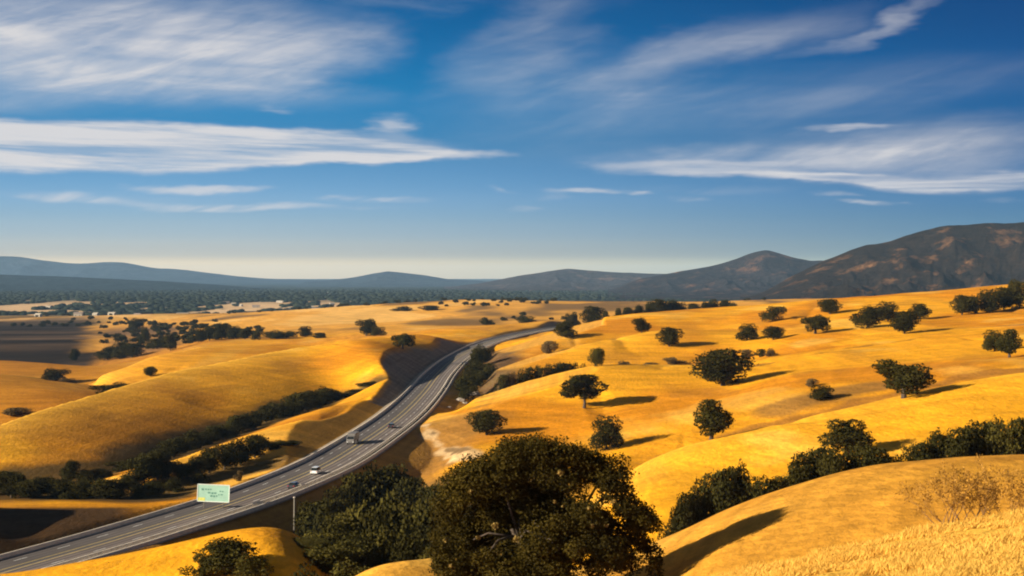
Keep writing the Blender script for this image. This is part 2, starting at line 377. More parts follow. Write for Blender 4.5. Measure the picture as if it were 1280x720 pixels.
Cc = lerp(Cc, lerp(lerp(C3([.62, .30, .045])*np.ones_like(Cc), C3([.20, .11, .035])*np.ones_like(Cc), sst(.44, .36, fp_) if False else 1-sst(.36, .46, fp_)), C3([.72, .40, .10])*np.ones_like(Cc), sst(.54, .60, fp_)), far)
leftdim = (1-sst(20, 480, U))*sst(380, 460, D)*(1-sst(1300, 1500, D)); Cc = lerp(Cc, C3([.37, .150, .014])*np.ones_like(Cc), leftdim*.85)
# ploughed, burnt-looking dark fields on the left
dk = sst(1180, 1300, D)*(1-sst(2500, 2900, D))*(1-sst(95, 150, U+60*(n1-.5))); Cc = lerp(Cc, C3([.036, .022, .013])*(.25+5.5*fbm(X/260, Y/75, 4)**3)[..., None], dk)
dk2 = sst(1250, 1400, D)*(1-sst(1900, 2300, D))*sst(120, 150, U)*(1-sst(200, 250, U)); Cc = lerp(Cc, C3([.16, .09, .05])*np.ones_like(Cc), dk2*.7)
# valley floor: woods between pale stubble fields
wood = sst(2500, 3500, D+900*(fbm(X/400, Y/900, 3)-.5))*(1-sst(420, 520, U)*(1-sst(2900, 3300, D)))
pf = fbm(X/95+5, Y/420, 4); patch = sst(.50, .54, pf)*(1-sst(4300, 5600, D))
Cc = lerp(Cc, lerp(C3([.022, .030, .018])*np.ones_like(Cc), C3([.58, .38, .20])*np.ones_like(Cc), patch), wood)
nb_ = fbm(X/30+7, Y/45, 3); shp = np.clip(fold_dark*(.55+.9*nb_), 0, 1)
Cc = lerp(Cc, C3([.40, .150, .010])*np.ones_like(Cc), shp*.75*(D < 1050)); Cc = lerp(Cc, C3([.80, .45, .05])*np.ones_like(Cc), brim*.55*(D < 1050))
# bands of ground colour: scrub litter in the gullies and other strips
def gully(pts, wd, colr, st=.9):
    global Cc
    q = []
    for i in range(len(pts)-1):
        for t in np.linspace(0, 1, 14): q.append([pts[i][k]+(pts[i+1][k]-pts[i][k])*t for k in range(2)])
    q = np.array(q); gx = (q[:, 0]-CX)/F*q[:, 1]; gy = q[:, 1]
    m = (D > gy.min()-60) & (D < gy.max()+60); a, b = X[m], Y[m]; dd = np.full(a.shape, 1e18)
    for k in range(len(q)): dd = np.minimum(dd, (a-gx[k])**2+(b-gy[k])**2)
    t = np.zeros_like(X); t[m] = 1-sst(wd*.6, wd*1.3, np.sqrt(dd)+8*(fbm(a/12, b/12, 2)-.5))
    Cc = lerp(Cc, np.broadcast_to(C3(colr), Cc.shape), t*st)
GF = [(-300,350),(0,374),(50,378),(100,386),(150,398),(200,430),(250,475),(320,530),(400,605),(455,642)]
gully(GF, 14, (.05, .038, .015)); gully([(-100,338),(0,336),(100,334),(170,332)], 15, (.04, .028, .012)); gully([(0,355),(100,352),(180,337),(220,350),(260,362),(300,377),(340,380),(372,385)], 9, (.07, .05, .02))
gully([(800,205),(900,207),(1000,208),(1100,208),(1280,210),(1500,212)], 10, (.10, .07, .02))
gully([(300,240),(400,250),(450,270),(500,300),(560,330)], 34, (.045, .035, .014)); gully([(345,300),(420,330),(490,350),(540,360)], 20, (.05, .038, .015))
gully([(590,590),(650,608),(700,622),(745,636),(800,640)], 5, (.12, .08, .02), .7)
gully([(585,640),(596,720),(602,800),(604,900)], 24, (.055, .040, .028))  # darker ground in the hollow beside the bend
gully([(600,480),(625,745),(680,768)], 5, (.12, .08, .03), .5)
gully([(532,470),(536,440),(548,415),(562,390),(572,372)], 1.6, (.16, .08, .03), .9)       # rill at the foot of the lobe
gully([(440,350),(470,385),(500,420),(530,440),(548,460)], 22, (.26, .13, .03), .85)  # shade on the bank below the road, painted brown
gully([(500,492),(520,530),(536,575),(552,640)], 6, (.50, .34, .18), .8)
gully([(530,475),(540,452),(552,432),(568,408),(590,385)], 3.0, (.55, .38, .20), .8)
gully([(536,470),(546,448),(560,426),(578,402)], 1.3, (.12, .07, .03), .8)
gully([(985,398),(1010,402),(1040,408),(1075,412)], 10, (.24, .12, .03), .8)
gully([(900,338),(1000,350),(1100,359),(1200,364)], 1.6, (.20, .10, .02), .8)
gully([(830,366),(900,373),(1000,385),(1100,395),(1200,400),(1280,403)], 4.0, (.26, .11, .02), .8)  # darker strips at the feet of the folds, next two lines too
gully([(700,636),(760,650),(830,660),(900,668)], 6.0, (.24, .10, .02), .7)
gully([(760,838),(830,850),(900,858)], 8.0, (.28, .12, .02), .7)
gully([(940,545),(1000,560),(1060,585),(1140,600)], 1.5, (.24, .12, .02), .8); gully([(1120,640),(1180,650),(1260,640),(1300,630)], 1.6, (.26, .14, .05), .8)
gully([(470,640),(520,560),(560,505)], 1.0, (.3, .2, .1), .0)
earth = C3([.17, .150, .130])*(.75+.5*fbm(X/5, Y/5, 3))[..., None]
grassy = sst(330, 420, D)*0
cm = cutmask*np.where((side > 0) & (D < 620), .55, 1.0)
earth = np.where((Y < 545)[..., None], C3([.40, .20, .03])*(.7+.6*fbm(X/9, Y/9, 3))[..., None], earth)
brown = np.where((side > 0)[..., None], C3([.50, .25, .04])*np.ones_like(Cc), earth)
Cc = lerp(Cc, brown, np.clip(cm, 0, 1)*.9)
# shadow on the low bank left of the road, painted near-black
bank_shade = sst(240, 254, D)*(1-sst(302, 308, D))*(1-sst(140, 220, U))*sst(-700, -400, U); Cc = lerp(Cc, C3([.030, .019, .010])*np.ones_like(Cc), bank_shade*.95)

verts = np.stack([X, Y, Z], -1).reshape(-1, 3)
nu, nv = X.shape
idx = np.arange(nu*nv).reshape(nu, nv)
faces = np.stack([idx[:-1, :-1], idx[1:, :-1], idx[1:, 1:], idx[:-1, 1:]], -1).reshape(-1, 4)
# ground round and behind the camera, joined to the first row
bx = X[:, 0]; bz = Z[:, 0]; ex_v = []; ex_c = []
ys_ = [6., 2., -4., -14., -40.]
for k, yy in enumerate(ys_):
    s_ = 1+(10-yy)*.45
    for i in range(nu): ex_v.append((bx[i]*s_, yy, CAMZ-1.75-(CAMZ-1.75-bz[i])*max(0, (yy)/10.)**1.0 if yy > 0 else CAMZ-1.75+(-yy)*.02))
ex_v = np.array(ex_v); base = len(verts); verts = np.vstack([verts, ex_v])
rows = [idx[:, 0]]+[base+k*nu+np.arange(nu) for k in range(len(ys_))]
extra = []
for k in range(len(rows)-1): extra.append(np.stack([rows[k+1][:-1], rows[k+1][1:], rows[k][1:], rows[k][:-1]], -1))
faces = np.vstack([faces]+extra)
me = mesh_np('ground', verts, faces); smooth(me)
ca = me.color_attributes.new('cover', 'FLOAT_COLOR', 'POINT')
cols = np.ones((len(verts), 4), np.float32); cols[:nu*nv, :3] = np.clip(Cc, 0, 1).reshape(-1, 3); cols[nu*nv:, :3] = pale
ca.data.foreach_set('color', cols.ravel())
m, nt, bs = new_mat('dry_grass_ground')
at = N(nt, 'ShaderNodeAttribute', attribute_name='cover'); tc = N(nt, 'ShaderNodeTexCoord')
def stretched(sc, d, det=5.0, z=1.0):
    mp = N(nt, 'ShaderNodeMapping'); mp.inputs['Scale'].default_value = sc; mp.inputs['Rotation'].default_value = (0, 0, R(d))
    no = N(nt, 'ShaderNodeTexNoise', i_Scale=1.0, i_Detail=det, i_Roughness=.6)
    nt.links.new(tc.outputs['Object'], mp.inputs[0]); nt.links.new(mp.outputs[0], no.inputs['Vector']); return no
na = stretched((.05, .12, .1), 15); nb = stretched((.9, .5, .9), 40, 4.0); nc = stretched((9, 9, 3), 0, 3.0)
def mr(no, a, b, lo=.35, hi=.65):
    r = N(nt, 'ShaderNodeMapRange', i_From_Min=lo, i_From_Max=hi, i_To_Min=a, i_To_Max=b); nt.links.new(no.outputs['Fac'], r.inputs['Value']); return r
nd_ = stretched((.012, .012, 1.7), 0, 3.0)
ra, rb, rc = mr(na, .84, 1.13), mr(nb, .86, 1.12), mr(nc, .86, 1.14)
m1 = N(nt, 'ShaderNodeMath', operation='MULTIPLY'); m2 = N(nt, 'ShaderNodeMath', operation='MULTIPLY')
nt.links.new(ra.outputs[0], m1.inputs[0]); nt.links.new(rb.outputs[0], m1.inputs[1]); nt.links.new(m1.outputs[0], m2.inputs[0]); nt.links.new(rc.outputs[0], m2.inputs[1])
sc = N(nt, 'ShaderNodeVectorMath', operation='SCALE'); nt.links.new(at.outputs['Color'], sc.inputs[0]); nt.links.new(m2.outputs[0], sc.inputs['Scale'])
rd_ = mr(nd_, .86, 1.10); sc2 = N(nt, 'ShaderNodeVectorMath', operation='SCALE'); nt.links.new(sc.outputs[0], sc2.inputs[0]); nt.links.new(rd_.outputs[0], sc2.inputs['Scale'])
nt.links.new(sc2.outputs[0], bs.inputs['Base Color'])
bs.inputs['Roughness'].default_value = 1.0; bs.inputs['Specular IOR Level'].default_value = .05
bp = N(nt, 'ShaderNodeBump', i_Strength=.5, i_Distance=.5); nt.links.new(nb.outputs['Fac'], bp.inputs['Height'])
bp2 = N(nt, 'ShaderNodeBump', i_Strength=.35, i_Distance=.12); nt.links.new(nc.outputs['Fac'], bp2.inputs['Height']); nt.links.new(bp.outputs[0], bp2.inputs['Normal'])
nt.links.new(bp2.outputs[0], bs.inputs['Normal'])
M['ground'] = m
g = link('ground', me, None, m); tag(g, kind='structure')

# ------------------------------------------------------------------ far ridges and mountains
def ridge(name, pts, D0, front, back, cA, cB, relief=.5, seed=0, ns=420, nd=90, base=None, wl=900.):
    px = np.linspace(pts[0][0], pts[-1][0], ns); cr = np.interp(px, [p[0] for p in pts], [p[1] for p in pts])
    k = np.ones(9)/9; cr = np.convolve(np.pad(cr, 4, 'edge'), k, 'valid')
    top = CAMZ+(HY-cr)*D0/F
    t = np.linspace(-1, 1, nd)
    PX, T = np.meshgrid(px, t, indexing='ij')
    Dd = np.where(T < 0, D0+T*front, D0+T*back); XX = (PX-CX)/F*D0*(1+.0*T)+ (PX-CX)/F*(Dd-D0)
    fl = float(CAMZ-90 if base is None else base)
    en = np.linspace(0, 1, ns); tp = sst(0, .10, en)*(1-sst(.90, 1, en)) if pts[0][0] > -200 else np.ones(ns)
    Hc = (top[:, None]-fl)*(.12+.88*tp[:, None] if False else np.where(en[:, None] < .5, sst(-.02, .06, en)[:, None] if pts[0][0] > 300 else 1.0, 1.0))
    prof = np.where(T < 0, (1-np.abs(T))**1.25, (1-T**2))
    rn = ridged(XX/wl+seed, Dd/(wl*1.6)+seed, 5); r2 = fbm(XX/wl*3+seed, Dd/wl*3, 4)
    away = np.clip(np.abs(T)*3.2, 0, 1)
    h = Hc*(prof*(1-away*relief*(1-rn)*1.5)+ .22*away*(r2-.5)*prof)
    rf_ = ridged(XX/wl*3.1+seed*2+.6*r2, Dd/(wl*.62)+seed, 4); h -= Hc*prof*away*.55*(1-rf_)
    h += Hc*(fbm(XX/wl*6+3, XX*0+seed, 3)-.5)*.035*(1-away)
    ZZ = fl-6+np.maximum(h, 0)
    v = np.stack([XX, Dd, ZZ], -1).reshape(-1, 3); ii = np.arange(ns*nd).reshape(ns, nd)
    f = np.stack([ii[:-1, :-1], ii[1:, :-1], ii[1:, 1:], ii[:-1, 1:]], -1).reshape(-1, 4)
    me = mesh_np(name, v, f); smooth(me)
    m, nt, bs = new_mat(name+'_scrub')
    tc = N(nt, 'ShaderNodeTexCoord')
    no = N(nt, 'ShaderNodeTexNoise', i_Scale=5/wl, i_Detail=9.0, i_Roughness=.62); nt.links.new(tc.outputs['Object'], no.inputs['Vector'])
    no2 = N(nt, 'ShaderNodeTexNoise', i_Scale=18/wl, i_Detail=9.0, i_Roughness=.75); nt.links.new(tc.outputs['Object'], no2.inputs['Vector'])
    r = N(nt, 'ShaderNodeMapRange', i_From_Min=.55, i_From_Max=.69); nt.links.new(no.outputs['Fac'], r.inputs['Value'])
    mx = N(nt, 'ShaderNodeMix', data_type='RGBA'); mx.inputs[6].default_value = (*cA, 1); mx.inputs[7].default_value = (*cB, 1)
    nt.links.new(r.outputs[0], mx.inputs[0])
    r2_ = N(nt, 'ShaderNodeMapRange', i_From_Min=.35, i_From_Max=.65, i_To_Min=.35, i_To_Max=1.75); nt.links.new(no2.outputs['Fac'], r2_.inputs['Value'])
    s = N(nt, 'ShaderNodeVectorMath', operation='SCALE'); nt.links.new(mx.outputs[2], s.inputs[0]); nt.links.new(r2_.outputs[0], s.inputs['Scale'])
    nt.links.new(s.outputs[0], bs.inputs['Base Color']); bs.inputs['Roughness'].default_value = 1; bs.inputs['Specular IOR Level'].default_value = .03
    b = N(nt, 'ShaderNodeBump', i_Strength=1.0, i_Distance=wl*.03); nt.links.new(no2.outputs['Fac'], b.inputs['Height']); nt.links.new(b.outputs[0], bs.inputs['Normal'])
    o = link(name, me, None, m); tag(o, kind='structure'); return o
ridge('mountains', [(925,368),(945,358),(975,347),(1000,338),(1030,323),(1060,311),(1080,304),(1110,299),(1140,288),(1170,281),(1200,277),(1280,275),(1400,283),(1600,300),(1900,330),(2200,350)], 4600, 2300, 1800, (.017,.012,.008), (.125,.064,.028), .75, 3, 900, 200, 30, 420.)
ridge('mountains', [(760,352),(810,345),(850,337),(885,331),(920,322),(940,313),(957,309),(975,314),(990,319),(1015,324),(1100,322),(1300,330),(1500,345)], 7600, 2400, 2500, (.020,.016,.016), (.11,.06,.038), .7, 9, 600, 140, 20, 600.)
ridge('hills', [(555,358),(600,353),(650,343),(690,337),(712,334),(740,337),(800,340),(840,341),(900,346),(1000,350)], 10500, 2800, 3000, (.040,.034,.034), (.12,.08,.06), .5, 5, 400, 100, 12, 900.)
ridge('hills', [(370,352),(405,350),(440,346),(465,341),(485,338),(505,340),(530,343),(560,348),(600,350),(640,354)], 15500, 3000, 3000, (.024,.034,.045), (.04,.045,.05), .4, 14, 300, 60, 10, 1500.)  # haze blue painted into the base colours of this and next two ridges
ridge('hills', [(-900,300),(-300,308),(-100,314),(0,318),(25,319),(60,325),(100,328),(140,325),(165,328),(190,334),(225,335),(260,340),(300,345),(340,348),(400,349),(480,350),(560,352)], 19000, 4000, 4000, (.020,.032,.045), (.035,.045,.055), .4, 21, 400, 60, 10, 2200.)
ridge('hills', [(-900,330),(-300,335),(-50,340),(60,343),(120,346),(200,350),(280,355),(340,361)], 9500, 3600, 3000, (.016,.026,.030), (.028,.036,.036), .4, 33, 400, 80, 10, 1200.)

# ------------------------------------------------------------------ road
def road_strip(name, o0, o1, dz, mat, k0=0, k1=None, th=None):
    k1 = k1 or len(RC); a = RC[k0:k1]; nn = RN[k0:k1]
    l = np.c_[a[:, :2]+nn*o0, a[:, 2]+dz]; r = np.c_[a[:, :2]+nn*o1, a[:, 2]+dz]
    v = np.vstack([l, r]); k = len(a); i = np.arange(k-1)
    f = np.stack([i, i+k, i+k+1, i+1], -1)
    return link(name, mesh_np(name, v, f), None, mat)
m, nt, bs = new_mat('asphalt')
tc = N(nt, 'ShaderNodeTexCoord'); no = N(nt, 'ShaderNodeTexNoise', i_Scale=.06, i_Detail=6.0); no2 = N(nt, 'ShaderNodeTexNoise', i_Scale=6.0, i_Detail=3.0)
nt.links.new(tc.outputs['Object'], no.inputs['Vector']); nt.links.new(tc.outputs['Object'], no2.inputs['Vector'])
ra = N(nt, 'ShaderNodeValToRGB'); ra.color_ramp.elements[0].position = .35; ra.color_ramp.elements[0].color = (.150, .118, .104, 1); ra.color_ramp.elements[1].position = .65; ra.color_ramp.elements[1].color = (.215, .172, .150, 1)
nt.links.new(no.outputs['Fac'], ra.inputs[0]); nt.links.new(ra.outputs[0], bs.inputs['Base Color']); bs.inputs['Roughness'].default_value = .85
bp = N(nt, 'ShaderNodeBump', i_Strength=.2, i_Distance=.02); nt.links.new(no2.outputs['Fac'], bp.inputs['Height']); nt.links.new(bp.outputs[0], bs.inputs['Normal'])
M['asphalt'] = m
M['left_asphalt'] = plain('darker_asphalt', (.095, .080, .076), .85, var=.35, scale=.07)  # left carriageway, darker than the right one
M['dark_asphalt'] = plain('dark_asphalt', (.06, .055, .06), .85, var=.2, scale=.1)
M['wheel_track'] = plain('worn_wheel_track', (.06, .048, .045), .8, var=.25, scale=.15)
M['verge'] = plain('gravel_verge', (.30, .24, .17), .95, var=.3, scale=.5)
tag(road_strip('verge', -10.2, 10.2, -.15, M['verge']), kind='structure')
tag(road_strip('road', -7.3, -.45, 0, M['left_asphalt']), kind='structure'); tag(road_strip('road', .45, 7.0, 0, M['asphalt']), kind='structure')
tag(road_strip('shoulder', -9.6, -7.9, -.02, M['concrete'], 0, int(np.searchsorted(RC[:, 1], 318))), kind='structure')
tag(road_strip('median', -.45, .45, .004, M['dark_asphalt']), kind='structure')
tag(road_strip('shoulder', 7.4, 9.0, -.004, M['dark_asphalt']), kind='structure')
for o_ in (-6.3, -4.9, -3.3, -1.9, 1.7, 3.0, 4.6, 5.9): tag(road_strip('wheel_track', o_-.28, o_+.28, .004, M['wheel_track']), kind='structure')
for o_, mt in ((-6.9,'white_paint'),(-.9,'yellow_paint'),(.9,'yellow_paint'),(6.6,'white_paint')): tag(road_strip('road_marking', o_-.10, o_+.10, .008, M[mt]), kind='structure')
def dashes(o_):
    s = np.r_[0, np.cumsum(np.linalg.norm(np.diff(RC[:, :2], axis=0), axis=1))]; v = []; f = []
    for t0 in np.arange(4, s[-1]-6, 12.):
        b = len(v)
        for t in (t0, t0+3.6):
            c = [np.interp(t, s, RC[:, i]) for i in range(3)]; nn = [np.interp(t, s, RN[:, i]) for i in range(2)]
            for q in (-.09, .09): v.append((c[0]+nn[0]*(o_+q), c[1]+nn[1]*(o_+q), c[2]+.012))
        f.append((b, b+1, b+3, b+2))
    tag(link('road_marking', mesh_np('road_marking', v, f), None, M['white_paint']), kind='structure')
dashes(-4.05); dashes(3.75)
def wallstrip(name, o_, w0, w1, h, mat, zb=-.12, k0=0, k1=None):
    k1 = k1 or len(RC); a = RC[k0:k1]; nn = RN[k0:k1]; k = len(a)
    prof = [(-w0, zb), (-w0, .2*h), (-w1, .45*h), (-w1, h), (w1, h), (w1, .45*h), (w0, .2*h), (w0, zb)]
    v = np.vstack([np.c_[a[:, :2]+nn*(o_+q), a[:, 2]+z] for q, z in prof]); i = np.arange(k-1); f = []
    for j in range(len(prof)-1): f.append(np.stack([i+j*k, i+j*k+1, i+(j+1)*k+1, i+(j+1)*k], -1))
    return mesh_np(name, v, np.vstack(f))
tag(link('roadside_barrier', wallstrip('roadside_barrier', -7.6, .30, .16, .7, None), None, M['concrete']), 'long pale concrete barrier along the left edge of the highway', 'barrier')
tag(link('roadside_barrier', wallstrip('roadside_barrier', 7.2, .28, .15, .75, None), None, M['concrete']), 'pale concrete barrier along the right edge of the driving lanes', 'barrier')
tag(link('roadside_barrier', wallstrip('roadside_barrier', 9.3, .26, .14, .65, None), None, M['concrete']), 'outermost low concrete barrier above the bank right of the highway', 'barrier')

# ------------------------------------------------------------------ vehicles
def roadpos(px, off_):
    """point on the carriageway seen in image column px, off_ metres right of the centre line"""
    q = RC[:, :2]+RN*off_; u = CX+F*q[:, 0]/q[:, 1]; ok = RC[:, 1] > 200
    k = np.nonzero(ok & (u >= px))[0][0]; return Vector((q[k, 0], q[k, 1], RC[k, 2])), math.atan2(tan[k, 1], tan[k, 0])
def wheel(parent, x, y, r, w=.22):
    t = MB(); t.tube([(x, y-w/2, r), (x, y+w/2, r)], [r, r], 18); wo = t.build('wheel', M['tyre'], parent)
    t = MB(); s_ = 1 if y > 0 else -1; t.tube([(x, y+s_*w*.3, r), (x, y+s_*(w/2+.015), r)], [r*.62, r*.55], 12); t.build('rim', M['rim'], wo)
def car(px, off_, paint, label, rev=False, suv=False):
    p, a = roadpos(px, off_); root = link('parked_car' if False else 'car', None, loc=p); root.rotation_euler = (0, 0, a+(math.pi if rev else 0))
    tag(root, label, 'car', 'cars driving on the highway')
    hh = 1.75 if suv else 1.45; wy = .92
    b = MB(); b.prism([(-2.25,.35),(-2.3,.7),(-2.2,.95),(-1.5,1.0),(1.0,.98),(2.0,.86),(2.3,.68),(2.3,.35),(1.95,.28),(-1.9,.28)], -wy, wy); b.build('body', paint, root, .06)
    b = MB(); lo = [(-1.95 if suv else -1.6,.98),(1.15,.96)]; 
    b.v = [(lo[0][0],-.84,.97),(1.15,-.84,.96),(1.15,.84,.96),(lo[0][0],.84,.97),(lo[0][0]+.35,-.66,hh),(.35,-.66,hh),(.35,.66,hh),(lo[0][0]+.35,.66,hh)]
    b.f = [[0,3,2,1],[4,5,6,7],[0,1,5,4],[1,2,6,5],[2,3,7,6],[3,0,4,7]]; cab = b.build('window_band', M['glass'], root, .04)
    b = MB(); b.box((lo[0][0]/2+.3+.17, 0, hh+.02), (abs(lo[0][0])+.75, 1.36, .06)); b.build('roof', paint, root, .02)
    for s_ in (-1, 1):
        for x in (-1.4, 1.4): wheel(root, x, s_*.82, .33)
        b = MB(); b.box((2.27, s_*.66, .68), (.10, .36, .14)); b.build('headlight', M['lampg'], root)
        b = MB(); b.box((-2.27, s_*.70, .80), (.08, .30, .16)); b.build('tail_light', M['red'], root)
        b = MB(); b.box((.75, s_*1.0, 1.02), (.16, .16, .13)); b.build('mirror', paint, root)
    return root
car(394, 2.4, M['white_car'], 'white car with dark windows, rightmost of the two cars close together on the highway', suv=True)
car(362, 5.2, M['dark_car'], 'dark car just behind the white car, above the tall grey post')
car(488, 2.4, M['dark_car'], 'small dark car alone farther up the highway near the grassy spur')
def truck(px, off_):
    p, a = roadpos(px, off_); root = link('lorry', None, loc=p); root.rotation_euler = (0, 0, a+math.pi)
    tag(root, 'pale box lorry driving on the left carriageway below the grassy spur', 'lorry')
    b = MB(); b.box((-1.4, 0, 2.0), (6.6, 2.3, 2.2)); b.build('cargo_box', M['grey_truck'], root, .05)
    b = MB(); b.prism([(2.1,.55),(2.1,2.45),(3.2,2.45),(3.75,1.6),(3.85,1.3),(3.85,.55)], -1.12, 1.12); cb = b.build('cab', M['grey_truck'], root, .06)
    b = MB(); b.v = [(3.28,-.98,2.36),(3.28,.98,2.36),(3.78,.98,1.62),(3.78,-.98,1.62)]; b.f = [[0,1,2,3]]; b.build('windscreen', M['glass'], cb)
    b = MB(); b.box((-.6, 0, .72), (7.6, .9, .24)); b.build('chassis', M['dark_car'], root)
    for s_ in (-1, 1):
        for x in (2.9, -3.0): wheel(root, x, s_*1.0, .46, .3)
        b = MB(); b.box((3.87, s_*.85, .8), (.06, .34, .2)); b.build('headlight', M['lampg'], root)
truck(438, -2.6)

# ------------------------------------------------------------------ road sign and post
def sign():
    Ds = 306.; z0 = CAMZ-(627-HY)*Ds/F; z1 = CAMZ-(606-HY)*Ds/F; x0 = (247-CX)/F*Ds; x1 = (286.5-CX)/F*Ds
    gz = float(hgt((x0+x1)/2, Ds)); root = link('road_sign', None, loc=((x0+x1)/2, Ds, gz))
    tag(root, 'pale green highway sign with smudged unreadable lettering beside the lanes', 'road sign')
    W = x1-x0; H = z1-z0; zc = (z0+z1)/2-gz; tilt = Matrix.Rotation(R(2.5), 3, 'Y')
    b = MB(); b.box((0, 0, zc), (W, .10, H), tilt); pn = b.build('panel', M['sign_face'], root)
    b = MB()
    for (cx_, cz, w_, h_) in ((0, H/2, W+.16, .16), (0, -H/2, W+.16, .16), (-W/2, 0, .16, H), (W/2, 0, .16, H)):
        q = tilt @ Vector((cx_, -.03, cz)); b.box((q.x, q.y, q.z+zc), (w_, .14, h_), tilt)
    b.build('border', M['sign_edge'], root)
    b = MB()
    random.seed(5)
    for (cx_, cz, w_, h_) in ((-2.3,.95,.5,.5),(-1.6,1.0,.35,.35),(-1.1,.95,.3,.4),(-.6,1.0,.4,.3),(-.9,.1,.6,.42),(-.2,.0,.45,.5),(.4,.05,.5,.4),(-.4,-.75,.5,.45),(.2,-.8,.4,.5),(.75,-.72,.3,.4),(1.5,.6,.4,.3),(2.0,.55,.3,.35),(1.8,-.3,.5,.3),(1.2,-.35,.25,.35)):
        q = tilt @ Vector((cx_, -.055, cz*.8)); b.box((q.x, q.y, q.z+zc), (w_, .02, h_*.8), tilt)
    b.build('lettering', M['sign_mark'], pn)
    b = MB(); q = tilt @ Vector((-W/2+.9, -.06, -H/2+.45)); b.box((q.x, q.y, q.z+zc), (1.5, .02, .7), tilt); b.build('yellow_tab', M['sign_yellow'], pn)
    for s_ in (-1, 1):
        b = MB(); b.tube([(s_*W*.3, .16, -.3), (s_*W*.3, .16, zc+H*.42)], [.10, .10], 10); b.build('post', M['post'], root)
        b = MB(); b.box((s_*W*.3, .16, .1), (.6, .6, .5)); b.build('footing', M['post'], root)
sign()
def tall_post():
    Dp = 300.; x = (368-CX)/F*Dp; gz = float(hgt(x, Dp)); top = CAMZ-(622-HY)*Dp/F
    root = link('lamp_post', None, loc=(x, Dp, gz)); root.name = 'marker_post'
    tag(root, 'tall slim grey post standing below the outer roadside barrier among dark trees', 'post')
    b = MB(); b.tube([(0,0,-.5),(0,0,top-gz)], [.24,.17], 12); b.build('shaft', M['post'], root, sm=True)
    b = MB(); b.tube([(0,0,top-gz),(0,0,top-gz+.15)], [.26,.26], 12); b.build('cap', M['concrete'], root)
    b = MB(); b.tube([(0,0,-.3),(0,0,.35)], [.45,.42], 12); b.build('footing', M['concrete'], root)
tall_post()

# ------------------------------------------------------------------ trees
def leaves(centers, radii, nl, size, flat=.75, seed=0, hole=0.0, core=.72):
    """leaf-sized faces spread through the shells of many clumps"""
    g = np.random.default_rng(seed); centers = np.array(centers, float); radii = np.array(radii, float)
    pr = radii**2; pr /= pr.sum(); k = g.choice(len(centers), nl, p=pr)
    d = g.normal(size=(nl, 3)); d /= np.linalg.norm(d, axis=1)[:, None]
    lump = 1+.16*np.sin(d[:, 0]*7+k)*np.cos(d[:, 1]*6+2*k)+.12*np.sin(d[:, 2]*9+k*3)
    r = (core+(1.06-core)*g.random(nl)**.6)*lump; r *= np.where(g.random(nl) < .08, 1.12, 1)
    p = centers[k]+d*(r*radii[k])[:, None]*np.array([1, 1, flat])
    s = size*(.55+.9*g.random(nl))
    nrm = d*.9+g.normal(size=(nl, 3))*.75; nrm /= np.linalg.norm(nrm, axis=1)[:, None]
    a = np.cross(nrm, g.normal(size=(nl, 3))); a /= np.linalg.norm(a, axis=1)[:, None]; b = np.cross(nrm, a)
    a *= s[:, None]*.5; b *= s[:, None]*.5*(.5+.5*g.random(nl))[:, None]
    v = np.stack([p-a, p-b*.9+nrm*s[:, None]*.1, p+a, p+b*.9+nrm*s[:, None]*.1], 1).reshape(-1, 3)
    return v, np.arange(nl*4).reshape(-1, 4)
def branch_mb(base_r, forks, ht, seed, ends):
    g = random.Random(seed); b = MB()
    b.tube([(0,0,-.03), (g.uniform(-.02,.02), g.uniform(-.02,.02), ht*.5), (0,0,ht)], [base_r*1.35, base_r, base_r*.85], 8)
    for e in ends:
        e = Vector(e); s = Vector((0, 0, ht*g.uniform(.7, 1))); mid = (s+e)/2+Vector((g.uniform(-.04,.04), g.uniform(-.04,.04), -.03))
        b.tube([s, mid, e], [base_r*.6, base_r*.38, base_r*.15], 6)
    return b
